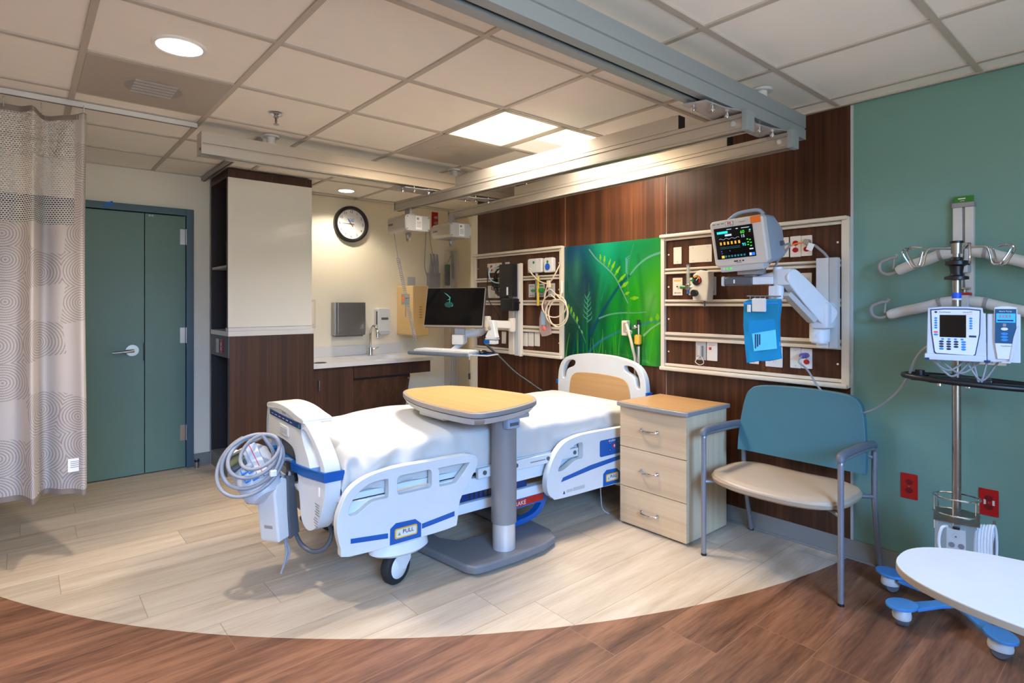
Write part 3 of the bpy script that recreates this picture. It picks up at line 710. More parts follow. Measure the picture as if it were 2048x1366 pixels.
def traverse(pl, pr, label):
    a, b = Vector(pl), Vector(pr); L = (b-a).length; rz = math.atan2(b.y-a.y, b.x-a.x)
    t = thing('lift_traverse_rail', label, 'lift rail', (a.x, a.y, 0), rz)
    g = G(); zt, zb, w = 2.238, 2.162, .030
    out = [(-w, zt), (w, zt), (w, zt-.018), (w-.005, zt-.020), (w-.005, zt-.024), (w, zt-.026), (w, zb+.01), (w+.004, zb+.006), (w+.004, zb), (.012, zb), (.012, zb+.04), (-.012, zb+.04), (-.012, zb), (-w-.004, zb), (-w-.004, zb+.006), (-w, zb+.01), (-w, zt-.026), (-w+.005, zt-.024), (-w+.005, zt-.020), (-w, zt-.018)]
    g.prism(out, 0, L, ALU, axis='x'); g.obj('rail_profile', t)
    g = G(); g.b(-.006, 0, -w-.003, w+.003, zb, zt, ALU_D, .002); g.cyl((-.016, -.012, zb+.03), (-.004, -.012, zb+.03), .010, GREY_DK, n=12); g.obj('end_cap', t)
    # plate under the fixed rail on the window side with bolts and an upright end bracket
    c = math.cos(rz); xe = (-1.365-a.x)/c
    for x, cap in ((xe, True), ((-3.80-a.x)/c, False)):
        g = G(); pl = [(x-.05, -.30), (x+.05, -.27), (x+.06, -.12), (x+.085, -.05), (x+.085, .06), (x+.06, .12), (x+.05, .19), (x-.05, .17), (x-.06, .0)]
        g.prism(pl, 2.246, 2.253, ZINC, axis='z', bev=.001); br = g.obj('hanger_plate', t, label='zinc plated hanger plate')
        for dx, dy in ((-.02, -.25), (.03, -.18), (-.01, .13), (.03, -.05)):
            g = G(); g.cyl((x+dx, dy, 2.222), (x+dx, dy, 2.268), .006, CHROME, n=10); g.cyl((x+dx, dy, 2.228), (x+dx, dy, 2.240), .012, CHROME, n=6); g.obj('bolt', br)
    g = G(); g.b(L, L+.028, -.036, .036, zb-.004, zt+.012, ALU_B, .004); g.obj('end_bracket', t)
    g = G(); g.cyl((L-.04, -w-.006, zb+.035), (L-.04, -w+.004, zb+.035), .012, GREY_LT, n=14); g.obj('stop_screw', t)
    x0, x1 = (-3.45-a.x)/c, (-1.60-a.x)/c
    g = G(); g.b(x0, x1, -.028, .028, zt+.002, zt+.072, ALU, .002); g.b(x1, x1+.004, -.026, .026, zt+.004, zt+.070, BLACK); g.obj('stiffener_box', t, label='aluminium stiffener box on top')
    for k in range(5):
        x = x0+.12+k*.42; g = G(); g.cyl((x, 0, zt+.07), (x, 0, zt+.082), .007, CHROME, n=10); g.obj('bolt', t)
    return t
traverse((-4.31, 2.425, 0), (-1.275, 2.485, 0), 'front aluminium lift traverse rail crossing over the bed')
traverse((-4.42, 3.05, 0), (-1.27, 2.935, 0), 'rear aluminium lift traverse rail crossing near the head wall')
def motor(xc, yc, label):
    t = thing('lift_motor', label, 'lift motor', (xc, yc, 2.03))
    w, dy, h = .145, .115, .066
    g = G(); g.prism(rrect(-dy, dy, -h, h, .028, 6), -w, w, ALU, axis='x', bev=.006); g.obj('housing', t)
    g = G(); g.prism(rrect(-dy+.003, dy-.003, -h+.003, h-.003, .026, 6), w, w+.008, GREY_LT, axis='x', bev=.003); cap = g.obj('end_cover', t, label='pale end cover')
    g = G(); g.b(w+.0078, w+.0088, -.022, .036, -.052, .056, PAPER); g.b(w+.0086, w+.0092, -.012, .008, .026, .045, INKG)
    for k in range(4): g.b(w+.0086, w+.0092, -.014, .028, -.03+.012*k, -.026+.012*k, INKG)
    g.obj('rating_label', cap, label='white printed rating label')
    g = G()
    for dyy, dz in ((-.098, .048), (.098, .048), (-.098, -.048), (.098, -.048)): g.cyl((w+.006, dyy, dz), (w+.0095, dyy, dz), .004, INK, n=10)
    g.obj('cover_screw', cap)
    g = G(); g.b(-w+.02, -w+.09, -dy-.0012, -dy+.002, -.008, .008, GREY_DK, .001); g.obj('maker_mark', t)
    g = G(); g.b(-.06, .06, -.03, .03, h, h+.024, ZINC, .004); g.cyl((0, -.022, h+.02), (0, .022, h+.06), .016, GREY_DK, n=16) if False else None
    g.b(-.04, .04, -.011, .011, h+.02, .150, ZINC); g.obj('trolley', t)
    g = G(); g.b(-.022, .022, -.016, .016, -h-.02, -h, GREY_MID, .003); g.tube(spl([(-.02, 0, -h-.015), (-.022, 0, -h-.05), (0, 0, -h-.066), (.022, 0, -h-.05), (.02, 0, -h-.015)], 4), .009, GREY_MID, 8); g.b(.004, .02, -.017, -.012, -h-.045, -h-.018, WHITE, .001); g.obj('strap_hook', t)
    return t
motor(-4.155, 2.435, 'front ceiling lift motor with a bright white label'); motor(-4.30, 2.965, 'rear ceiling lift motor nearer the walnut wall')
def coil(p0, p1, r, turns, straight=.0, n=10):
    a, b = Vector(p0), Vector(p1); d = b-a; t = d.normalized(); u = t.orthogonal().normalized(); w = t.cross(u); out = []
    N_ = int(turns*n)
    for k in range(N_+1):
        q = k/N_; ang = 2*PI*turns*q; out.append(a+d*q+u*(r*math.cos(ang))+w*(r*math.sin(ang)))
    return out
g = G(); A = Vector((-4.26, 2.36, 1.965)); B = Vector((-4.30, 2.42, 1.76)); C_ = Vector((-4.52, 2.72, 1.04))
g.tube([A, B], .004, CORD_G, 6); g.tube(coil(B, C_, .013, 46), .0035, CORD_G, 5)
o = g.obj('coiled_cable'); tag(o, 'grey coiled cable hanging from the front lift motor', 'cord')
# hand control and charger hanging on the alcove wall
t = thing('wall_charger', 'grey charger box with cords on the alcove wall behind the monitor', 'charger', (XS, 3.585, 1.63), PI/2)
g = G(); g.b(-.075, .075, -.055, 0, -.10, .10, GREY_MID, .006); g.obj('housing', t)
for k in range(3):
    g = G(); g.tube(spl([(-.05+.04*k, -.03, .1), (-.05+.04*k+.01, -.04, .26), (-.05+.045*k, -.045, .31), (-.03+.04*k, -.05, .2), (-.04+.04*k, -.058, .05)], 5), .008, GREY_MID, 6); g.obj('cable_bundle', t)
g = G(); g.tube(spl([(-.1, -.035, .72), (-.11, -.035, .45), (-.125, -.04, .18), (-.09, -.04, .05)], 6), .0045, CORD_G, 6); g.obj('supply_lead', t); g = G(); g.tube(spl([(-.07, -.035, .70), (-.04, -.035, .42), (0, -.04, .25)], 6), .0045, CORD_G, 6); g.obj('supply_lead', t)
g = G(); g.tube([(-.03, -.03, -.1), (-.05, -.04, -.35)], .006, GREY_DK, 6); g.obj('lower_lead', t); g = G(); g.tube([(.03, -.03, -.1), (.03, -.04, -.35)], .006, GREY_DK, 6); g.obj('lower_lead', t)
t = thing('lift_hand_control', 'dark lift hand control with a green button hanging beside the wall charger', 'hand control', (-5.40, 3.66, 1.72), PI/2)
g = G(); g.b(-.03, .03, -.03, .0, -.14, .1, GREY_DK, .008); g.obj('handset', t); g = G(); g.b(-.02, .02, -.034, -.028, .06, .095, GREEN, .003); g.obj('button', t)
g = G(); g.tube([(-.0, -.015, .1), (.06, -.03, .25)], .004, CORD_G, 6); g.tube(coil((.06, -.03, .25), (.07, -.03, -.06), .016, 22), .004, CORD_G, 5); g.obj('coiled_lead', t)
g = G(); g.b(.012, .03, -.004, 0, -.6, .05, GREY_LT, .002); g.obj('hanging_strap', t)
# ------------------------------------------------------------------ head wall equipment rails
RZ = ((1.857, 1.814), (1.622, 1.583), (1.408, 1.364), (1.184, 1.130), (.969, .920))
def rail_unit(x0, x1, wl, wr, label):
    t = thing('equipment_rail_unit', label, 'wall rail unit', ((x0+x1)/2, YH, 0)); w = (x1-x0)/2
    for i, (za, zb) in enumerate(RZ):
        g = G(); a, b = -w+wl*.9, w-wr*.9; h = za-zb
        if i in (0, 4):
            zo = (za, za-h*.55) if i == 0 else (zb+h*.55, zb); zi = (za-h*.62, zb) if i == 0 else (za, zb+h*.62)
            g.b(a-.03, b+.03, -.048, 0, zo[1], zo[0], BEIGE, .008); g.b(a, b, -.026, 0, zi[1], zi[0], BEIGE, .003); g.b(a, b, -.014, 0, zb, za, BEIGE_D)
        else:
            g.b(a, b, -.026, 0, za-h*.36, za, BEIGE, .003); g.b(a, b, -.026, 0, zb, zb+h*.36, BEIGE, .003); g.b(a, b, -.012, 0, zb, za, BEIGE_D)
        g.obj('rail', t)
    for a, b in ((-w, -w+wl), (w-wr, w)):
        g = G(); g.b(a, b, -.032, 0, .926, 1.852, BEIGE, .004); g.obj('upright', t)
    for (za, zb), (zc, zd) in zip(RZ, RZ[1:]):
        g = G(); g.b(-w+wl, w-wr, -.007, 0, zc, zb, WALNUT); p = g.obj('infill_panel', t, label='dark walnut infill board')
        for x in (-w+wl+.02, w-wr-.025):
            g = G(); g.cyl((x, -.0095, (zb+zc)/2), (x, -.006, (zb+zc)/2), .006, PLATE, n=12); g.obj('screw', p)
rail_unit(-4.508, -3.298, .022, .036, 'cream equipment rail unit left of the grass picture')
rail_unit(-2.345, -1.150, .030, .040, 'cream equipment rail unit right of the grass picture')

def rect_of(u0, v0, u1, v1, y=YH-.007):
    a, b, c, d = at_y(u0, v0, y), at_y(u1, v0, y), at_y(u0, v1, y), at_y(u1, v1, y)
    return ((a.x+b.x)/2, y, (a.z+b.z+c.z+d.z)/4), abs(b.x-a.x), abs((a.z+b.z-c.z-d.z)/2)
def cropR(a, b): return 1300+a*.27815, 400+b*.27815
def cropL(a, b): return 930+a*.183, 480+b*.183
def plateR(label, a0, b0, a1, b1, crop=cropR, name='wall_outlet', **k):
    c, w, h = rect_of(*crop(a0, b0), *crop(a1, b1)); return outlet(name, label, c, 0, w, h, k.pop('plate', PLATE), **k)
# right-hand unit
plateR('narrow blank ivory plate at the top left of the right rail unit', 172, 340, 230, 460, name='blank_plate', cat='wall plate', style='blank')
plateR('large square blank ivory plate beside the patient monitor', 284, 325, 448, 448, name='blank_plate', cat='wall plate', style='blank4')
plateR('white outlet partly behind the patient monitor, left of the red outlets', 930, 270, 1000, 412)
plateR('left outlet of the red pair on the top row', 1010, 260, 1088, 410, sockm=RED)
plateR('right outlet of the red pair on the top row, with a grey cord in it', 1090, 255, 1168, 402, sockm=RED)
plateR('vacuum outlet with a yellow label on the right rail unit', 167, 560, 236, 686, name='gas_outlet', cat='gas outlet', style='gas')
plateR('gas outlet behind the flowmeter on the right rail unit', 281, 558, 372, 684, name='gas_outlet', cat='gas outlet', style='gas', sockm=GREEN)
plateR('vacuum outlet plate behind the suction regulator', 400, 552, 478, 684, name='gas_outlet', cat='gas outlet', style='gas', plate=GREY_LT)
plateR('white outlet behind the monitor arm on the second row', 1012, 528, 1086, 668)
plateR('white outlet on the second row beside the monitor arm track', 1090, 524, 1166, 668)
plateR('nurse call plate with a small red button on the bottom row', 411, 1024, 487, 1156, name='call_plate', cat='call plate', style='call', plate=WHITE)
plateR('small plate half hidden below the blue cord bag', 716, 1080, 785, 1178, name='blank_plate', cat='wall plate', style='blank')
plateR('white outlet behind the lower right corner of the blue cord bag', 833, 1052, 955, 1200, plate=WHITE)
plateR('blank white plate left of the purple plug', 1010, 1062, 1088, 1208, name='blank_plate', cat='wall plate', style='blank', plate=WHITE)
c, w, h = rect_of(*cropR(1090, 1068), *cropR(1168, 1212)); outlet('wall_outlet', 'outlet with a red socket and a purple plug on the bottom row', c, 0, w, h, WHITE, sockm=RED)
PURP = Vector(c) + Vector((0, -.01, h*.165))
c, w, h = rect_of(*cropR(332, 1020), *cropR(405, 1150))
t = thing('pull_cord_station', 'clear covered emergency pull switch with a hanging white cord loop', 'call switch', c)
g = G(); g.b(-w/2, w/2, -.006, 0, -h/2, h/2, GREY_LT, .002); g.obj('plate', t)
g = G(); g.b(-w*.3, w*.3, -.03, -.006, -h*.32, h*.32, CLEARP, .004); g.obj('cover', t, label='clear plastic cover')
g = G(); g.b(-w*.22, w*.1, -.024, -.008, -h*.25, h*.28, WHITE, .004); g.obj('switch', t)
g = G(); g.tube(spl([(.005, -.02, -h*.25), (-.02, -.02, -h*.45), (-.03, -.02, -h*.62), (0, -.02, -h*.76), (.03, -.02, -h*.64), (.022, -.02, -h*.45), (.008, -.02, -h*.25)], 5), .0022, CORD_W, 6); g.obj('cord', t)
# left-hand unit
plateR('outlet with black plugs at the far left of the top row', 249, 258, 339, 360, cropL, sockm=RED)
plateR('data jack plate with red and black jacks beside the black mini computer', 344, 250, 403, 362, cropL, name='data_plate', cat='data outlet', style='data', sockm=GREY_DK)
plateR('ivory plate behind the top of the monitor arm track', 444, 242, 490, 360, cropL, name='blank_plate', cat='wall plate', style='blank')
for k, (a, b, s) in enumerate(((248, 290, 'leftmost blank plate of the three on the second row'), (292, 330, 'middle blank plate of the three on the second row'), (334, 382, 'rightmost blank plate of the three on the second row, behind the black cables'))):
    plateR(s, a, 500+k*3, b, 634, cropL, name='blank_plate', cat='wall plate', style='blank', group='blank plates on the second row')
plateR('left gas outlet of the pair beside the green flowmeter', 700, 483, 767, 626, cropL, name='gas_outlet', cat='gas outlet', style='gas', sockm=GREY_MID, plate=GREY_LT)
plateR('right gas outlet of the pair beside the green flowmeter', 807, 478, 872, 622, cropL, name='gas_outlet', cat='gas outlet', style='gas', sockm=GREEN, plate=GREY_LT)
plateR('vacuum outlet with an orange label behind the coiled call cord', 914, 474, 986, 622, cropL, name='gas_outlet', cat='gas outlet', style='gas', plate=GREY_LT)
for a, b, s in ((634, 689, 'left'), (697, 753, 'middle'), (764, 820, 'right')):
    plateR(s+' blank plate of the row of three below the stethoscope pouch', a, 1012, b, 1160, cropL, name='blank_plate', cat='wall plate', style='blank', group='blank plates on the bottom row')
for a, b, s in ((266, 306, 'left switch plate under the handheld scanner'), (316, 362, 'right switch plate under the handheld scanner'), (406, 452, 'switch plate between the scanner and the arm track')):
    plateR(s, a, 1000, b, 1132, cropL, name='blank_plate', cat='wall plate', style='blank', group='switch plates behind the scanner')
def device(label, a0, b0, a1, b1, blue):
    c, w, h = rect_of(*cropL(a0, b0), *cropL(a1, b1)); w *= .92; t = thing('call_device', label, 'bedside device', c)
    g = G(); g.prism(rrect(-w/2, w/2, -h/2, h/2, .016), -.045, 0, WHITE, bev=.008); g.obj('housing', t)
    g = G(); g.cyl((-w*.05, -.0465, h*.22), (-w*.05, -.044, h*.22), .012, GREEN, n=16); g.obj('indicator', t)
    if blue: g = G(); g.cyl((-w*.05, -.047, -h*.12), (-w*.05, -.044, -h*.12), .03, plain('round blue sticker', (36, 92, 190), .4), n=24); g.obj('sticker', t, label='round blue sticker')
    else:
        g = G(); g.b(w*.12, w*.14, -.0465, -.044, -h*.4, h*.4, GREY_LT); g.obj('seam', t); g = G(); g.b(-w*.38, -w*.25, -.06, -.04, -h*.32, -h*.15, WHITE, .003); g.obj('jack', t)
    return c, w, h
DV = device('wide white bedside box with a cord plugged into it', 718, 205, 882, 360, False)
device('small white bedside box with a round blue sticker', 897, 194, 999, 356, True)
def flowmeter(label, a, b, crop, tubec, nut=GREEN):
    p = at_y(*crop(a, b), YH-.05); t = thing('flowmeter', label, 'flowmeter', (p.x, YH-.05, p.z))
    g = G(); g.cyl((0, 0, .0), (0, 0, .15), .013, CLEARP, n=16); g.cyl((0, 0, .002), (0, 0, .14), .005, tubec, n=10); g.obj('sight_tube', t, label='clear flow tube')
    g = G(); g.b(-.014, .014, -.014, .014, -.02, .02, CHROME, .004); g.cyl((.0, 0, 0), (.06, 0, 0), .009, CHROME, n=14); g.obj('valve_body', t)
    g = G(); g.cyl((-.055, 0, 0), (-.018, 0, 0), .014, nut, r1=.009, n=16); g.obj('needle_knob', t, label='green knob')
    g = G(); g.cyl((.04, 0, 0), (.075, 0, 0), .02, nut, n=8); g.cyl((.055, 0, 0), (.055, .045, 0), .012, CHROME, n=14); g.obj('inlet_nut', t)
    g = G(); g.cyl((0, 0, -.045), (0, 0, -.018), .009, plain('blue outlet nipple', (30, 110, 200), .4), n=12); g.obj('outlet_nipple', t)
    return t, p
flowmeter('flowmeter with green knobs beside the suction regulator', 275, 625, cropR, WHITE)
ft, fp = flowmeter('green knobbed flowmeter on the left rail unit', 785, 552, cropL, WHITE)
g = G(); g.cyl((.02, -.005, -.13), (.02, -.005, .12), .012, plain('yellow tube holder', (196, 168, 46), .45), n=14); g.obj('tube_holder', ft, label='yellow tube')
SU = Matrix.Scale(.78, 4)
p = at_y(*cropR(396, 622), YH-.05); t = thing('suction_regulator', 'cream suction regulator with a round coloured gauge', 'suction regulator', (p.x, YH-.06, p.z))
g = G(); g.prism([(-.075, -.12), (.06, -.12), (.075, .03), (.07, .12), (-.01, .135), (-.07, .10), (-.085, .03)], -.06, .04, PLATE, bev=.016); g.obj('body', t)
g = G(); g.cyl((-.032, -.068, .05), (-.032, -.058, .05), .042, BLACK, n=28, bev=.002)
for a0, m in ((150, GREEN), (80, YELLOW), (20, ORANGE), (-40, RED)):
    pts = [(-.032+r*math.cos(math.radians(a)), .05+r*math.sin(math.radians(a))) for r, aa in ((.040, range(a0, a0+52, 10)), (.026, range(a0+50, a0-1, -10))) for a in aa]
    g.prism(pts, -.0700, -.0675, m)
g.b(-.034, -.030, -.0712, -.0685, .05, .08, PAPER, M=Matrix.Translation((-.032, 0, .05)) @ Matrix.Rotation(.7, 4, 'Y') @ Matrix.Translation((.032, 0, -.05))); g.obj('gauge', t, label='round gauge with a coloured ring')
g = G(); g.cyl((-.045, -.095, -.055), (-.045, -.055, -.055), .028, BLACK, n=20, bev=.003); g.obj('knob', t)
g = G(); g.cyl((.0, -.01, .12), (.0, -.01, .142), .03, GREY_DK, n=20, bev=.003); g.obj('mode_dial', t); g = G(); g.cyl((.01, -.01, -.12), (.01, -.01, -.17), .007, GREY_DK, n=10); g.obj('nipple', t)
for ch in t.children: ch.data.transform(SU)

# call cord, coiled and hung on the left unit
c, w, h = DV; t = thing('call_cable', 'cream call cable looped in big coils over the left rail unit', 'cord', (0, 0, 0)); yk = YH-.075
def q(a, b, dy=0): p = at_y(*cropL(a, b), yk+dy); return (p.x, yk+dy, p.z)
g = G(); g.tube(spl([q(722, 322, .0), q(700, 320), q(735, 375), q(800, 440), q(880, 474), q(930, 460), q(985, 370), q(1040, 262, .03)], 6), .0055, CORD_B, 8); g.obj('lead', t); g = G()
g.tube(spl([q(905, 474), q(880, 560), q(868, 640), q(885, 570), q(930, 538), q(985, 585), q(1040, 640)], 6), .0055, CORD_B, 8); g.obj('lead', t); g = G()
loop = []
for k in range(78):
    a = 2*PI*k/26; f = k//26
    cx, cz, rx, rz_ = ((975, 720, 132, 125), (1000, 790, 118, 140), (1020, 800, 105, 150))[f]
    loop.append(q(cx+rx*math.cos(a-1.6), cz+rz_*math.sin(a-1.6), -.008*f+.012*math.sin(a)))
g.tube(spl(loop, 2), .0055, CORD_B, 8); g.obj('coil', t)
g = G(); p = q(915, 480); g.b(p[0]-.016, p[0]+.016, p[1]-.012, p[1]+.012, p[2]-.03, p[2]+.03, CORD_B, .004); p = q(1060, 510, .03); g.cyl((p[0], p[1], p[2]-.05), (p[0], p[1], p[2]+.05), .013, PLATE, n=14); g.tube([q(1055, 540, .03), q(1040, 650, .0)], .007, CORD_B, 8); g.obj('clip', t)
t = thing('probe_pouch', 'clear plastic pouch with a blue lined probe hanging from the rail', 'pouch', q(878, 880, .03))
g = G(); P0 = q(878, 880, .03)
def poutl(a, b): p = q(a, b, .03); return (p[0]-P0[0], p[2]-P0[2])
g.prism([poutl(*x) for x in ((865, 700), (895, 720), (920, 860), (940, 1030), (900, 1050), (850, 1055), (820, 1000), (822, 860), (838, 770))], -.012, .012, PINKBAG, bev=.005); g.obj('pouch', t)
g = G(); g.prism([poutl(*x) for x in ((845, 780), (890, 790), (888, 930), (848, 925))], -.015, -.011, plain('pale blue insert', (150, 180, 205), .6)); g.obj('insert', t)
g = G(); x, z = poutl(872, 965); g.ball((x, -.010, z), .022, plain('pink probe tip', (236, 110, 100), .4), (1, .4, 1)); g.obj('probe', t, label='pink probe tip')
g = G(); g.tube(spl([(*poutl(865, 700), 0), ], 2), .01, CLEARP) if False else None
a0 = poutl(860, 660); g.tube(spl([(a0[0], 0, a0[1]), (poutl(900, 690)[0], -.02, poutl(900, 690)[1]), (poutl(870, 730)[0], 0, poutl(870, 730)[1])], 5), .014, PINKBAG, 8); g.obj('neck', t)

# ------------------------------------------------------------------ grass picture
AX0, AX1, AZ0, AZ1 = -3.297, -2.347, .935, 1.845
def make_art():
    import numpy as np
    W, H = 330, 316; xx, yy = np.meshgrid(np.linspace(0, 1, W+1), np.linspace(0, 1, H+1)); R = np.random.RandomState(11)
    def rgb(*c): return np.array(lin(c))
    img = np.zeros((H+1, W+1, 3))
    def blob(cx, cy, sx, sy, c, s=1.):
        m = np.exp(-(((xx-cx)/sx)**2+((yy-cy)/sy)**2))*s; img[:] = img*(1-m[..., None])+np.array(lin(c))*m[..., None]
    img[:] = rgb(4, 92, 62); LIFE = .62
    blob(.75, .75, .4, .6, (14, 168, 30)); blob(.95, .45, .25, .6, (84, 190, 10)); blob(.8, .45, .2, .3, (10, 150, 20), .7); blob(.5, .02, .3, .22, (10, 160, 120), .9); blob(.85, .04, .25, .2, (4, 130, 72), .8)
    blob(.12, .05, .2, .16, (8, 70, 130), .9); blob(.25, .38, .16, .25, (6, 40, 84), .9); blob(.05, .4, .1, .4, (12, 90, 84), .6); blob(.1, .85, .25, .3, (4, 50, 40), .8); blob(.35, .62, .14, .2, (8, 56, 60), .7)
    blob(.55, .92, .25, .1, (24, 84, 24), .6); blob(.45, .06, .1, .3, (30, 190, 130), .45); blob(.15, .2, .04, .14, (60, 150, 110), .5); blob(.9, .5, .06, .12, (130, 200, 110), .5); blob(.6, .35, .05, .3, (4, 120, 60), .6); blob(.72, .85, .05, .25, (8, 130, 20), .6)
    def stroke(pts, w0, w1, c, s=1., soft=.0015):
        P = np.array([[q.x, q.y] for q in spl([(a, b, 0) for a, b in pts], 14)]); n = len(P)
        best = np.full(xx.shape, 9.); 
        for i in range(n-1):
            a, b = P[i], P[i+1]; d = b-a; L2 = max((d**2).sum(), 1e-9)
            t = np.clip(((xx-a[0])*d[0]+(yy-a[1])*d[1])/L2, 0, 1); w = w0+(w1-w0)*(i+t)/n
            dist = np.hypot(xx-a[0]-t*d[0], yy-a[1]-t*d[1])-w; best = np.minimum(best, dist)
        m = np.clip(.5-best/(2*soft), 0, 1)*s; img[:] = img*(1-m[..., None])+np.array(lin(c))*m[..., None]
    for k in range(46):      # soft blurred blades
        x = R.rand(); h = .2+.7*R.rand(); dx = (R.rand()-.5)*.25; y0 = 1.02
        c = [(20, 150, 40), (8, 100, 50), (60, 190, 40), (6, 70, 60), (30, 170, 90)][R.randint(5)] if x > .35 else [(6, 84, 64), (10, 60, 84), (20, 120, 80), (4, 48, 44)][R.randint(4)]
        stroke([(x, y0), (x+dx*.4, y0-h*.6), (x+dx, y0-h)], .016+.02*R.rand(), .004, c, .4, .02)
    for k in range(34):      # sharp thin blades at the foot
        x = R.rand(); h = .1+.3*R.rand(); dx = (R.rand()-.5)*.12
        stroke([(x, 1.02), (x+dx*.5, 1.02-h*.6), (x+dx, 1.02-h)], .005, .001, [(40, 160, 40), (30, 140, 60), (90, 190, 30)][R.randint(3)], .75, .003)
    def t(px, py): return ((px-45)/(1020-45), (py-(125-(px-45)*.103))/(1190-0+(px-45)*.002+0-120+ (px-45)*.205*1.0+0) if False else ((py-(125-(px-45)*.1005))/(1060+(px-45)*.24)))
    stroke([t(440, 800), t(350, 1000), t(320, 1130)], .01, .005, (4, 60, 70), .6, .01)
    stroke([t(340, 960), t(470, 750), t(620, 520), t(735, 395)], .016, .010, (8, 70, 104), .85, .008)
    stroke([t(735, 395), t(800, 310), t(900, 225), t(1020, 175)], .005, .008, (120, 180, 170), .8, .005)
    stroke([t(300, 1170), t(420, 1060), t(620, 960), t(850, 890), t(1020, 850)], .008, .005, (50, 120, 160), .75, .008)
    stroke([t(430, 820), t(540, 785), t(660, 772), t(780, 775), t(880, 768)], .006, .002, (120, 190, 160), .8, .004)
    stroke([t(860, 1000), t(930, 930), t(1015, 870)], .007, .003, (170, 210, 170), .8, .004)
    stroke([t(450, 640), t(480, 540), t(520, 420)], .006, .002, (20, 150, 110), .7, .003)
    stroke([t(325, 145), t(400, 235), t(500, 320), t(590, 420), t(660, 560), t(715, 680)], .005, .004, (120, 170, 150), 1, .002)
    stroke([t(718, 1000), t(718, 800), t(718, 640), t(712, 480), t(715, 340), t(740, 200), t(768, 90)], .006, .0025, (70, 150, 80), 1, .002)
    for a, b, l, w, an in ((442, 225, 62, .010, 92), (483, 250, 84, .011, 86), (533, 280, 82, .010, 72), (568, 312, 100, .013, 66), (610, 362, 108, .013, 60), (655, 430, 104, .014, 48), (683, 495, 80, .016, 40), (705, 580, 44, .012, 25), (773, 628, 70, .016, 5), (95, 700, 50, .010, 95), (125, 735, 60, .013, 85), (155, 785, 60, .012, 95), (192, 830, 64, .013, 90), (215, 900, 30, .009, 110), (245, 950, 36, .010, 110), (925, 845, 40, .014, 80), (980, 825, 60, .018, 90)):
        r = math.radians(an); x0, y0 = t(a-.5*l*math.cos(r), b+.5*l*math.sin(r)); x1, y1 = t(a+.5*l*math.cos(r), b-.5*l*math.sin(r)); xm, ym = (x0+x1)/2, (y0+y1)/2
        stroke([(x0, y0), (xm, ym)], w*.35, w, (104, 186, 24), 1, .002); stroke([(xm, ym), (x1, y1)], w, w*.3, (128, 200, 34), 1, .002)
    stroke([t(80, 720), t(150, 810), t(220, 910), t(290, 1060)], .004, .003, (60, 140, 130), 1, .002)
    stroke([t(300, 1180), t(300, 900), t(305, 700), t(318, 570), t(322, 480)], .013, .002, (16, 120, 50), .95, .003)
    for k in range(11):
        y = 590+k*24; s = -1 if k % 2 else 1
        stroke([t(306, y+20), t(306+s*(18+2*k), y-6), t(306+s*(26+2*k), y-30)], .006, .002, (70, 170, 130), .9, .002)
    for k in range(7): a = 380-k*22; stroke([t(705, a), t(695, a-14), t(700+k*5, a-40)], .006, .002, (90, 170, 170), .9, .002)
    bm = bmesh.new(); lay = bm.verts.layers.float_color.new('print'); V = []
    for j in range(H+1):
        V.append([])
        for i in range(W+1):
            v = bm.verts.new((AX0+(AX1-AX0)*i/W, -.0081, AZ1-(AZ1-AZ0)*j/H)); v[lay] = (*np.clip(img[j, i]*LIFE, 0, 1), 1); V[-1].append(v)
    for j in range(H):
        for i in range(W): bm.faces.new((V[j][i], V[j+1][i], V[j+1][i+1], V[j][i+1]))
    me = bpy.data.meshes.new('printed_face'); bm.to_mesh(me); bm.free(); me.materials.append(m_attr('printed grass photograph', .22)); return me
t = thing('wall_art', 'bright green printed picture of grass and vetch behind the bed', 'picture', (0, YH, 0))
g = G(); g.b(AX0, AX1, -.008, 0, AZ0, AZ1, GREY_LT, .001); g.obj('backing_board', t)
o = bpy.data.objects.new('printed_face', make_art()); COL.objects.link(o); o.parent = t
# ------------------------------------------------------------------ hospital bed
BR = math.radians(-2.4); bed = thing('hospital_bed', 'white hospital bed with blue striped side rails and maple headboard', 'bed', (-2.91, 2.195, 0), BR)
BS, BZ = 1.045, -.062          # bed scaled about the camera: factor and drop applied to the drawn shapes below
BED_CAMSCALE = Matrix.Translation((0, 0, BZ)) @ Matrix.Scale(BS, 4)
def camscale_bed(o):
    for ch in o.children:
        ch.data.transform(BED_CAMSCALE); camscale_bed(ch)
def fbend(x, y, z): return (x*.965-.028, y + .30*max(0, abs(x)-.22)**1.35, z)
def sym(p): return p + [(-x, z) for x, z in p[::-1]]
# footboard
half = [(0, .884), (.12, .878), (.26, .858), (.30, .845), (.36, .80), (.42, .735), (.462, .665), (.47, .60), (.462, .53), (.43, .44), (.385, .385), (.33, .365), (.285, .385), (.262, .43), (.25, .50), (.215, .53), (0, .53)]
out = [(p.x, p.y) for p in spl([(x, z, 0) for x, z in half], 3)]
full = [(x, z) for x, z in out] + [(-x, z) for x, z in out[::-1]][1:-1]
hole = [(p.x, p.y) for p in spl([(.272, .80, 0), (.305, .808, 0), (.37, .755, 0), (.42, .69, 0), (.432, .645, 0), (.42, .628, 0), (.362, .628, 0), (.33, .69, 0), (.288, .755, 0)], 4, True)]
holeL = [(-x, z) for x, z in hole]
arch = [(p.x, p.y) for p in spl([(.205, .545, 0), (.215, .62, 0), (.185, .69, 0), (.1, .715, 0), (-.1, .715, 0), (-.185, .69, 0), (-.215, .62, 0), (-.205, .545, 0)], 4, True)]
FBY = -1.13
g = G(); g.prism(full, FBY, FBY+.07, BEDWHITE, holes=[hole, holeL, arch], bev=.014, bend=fbend, seg=3)
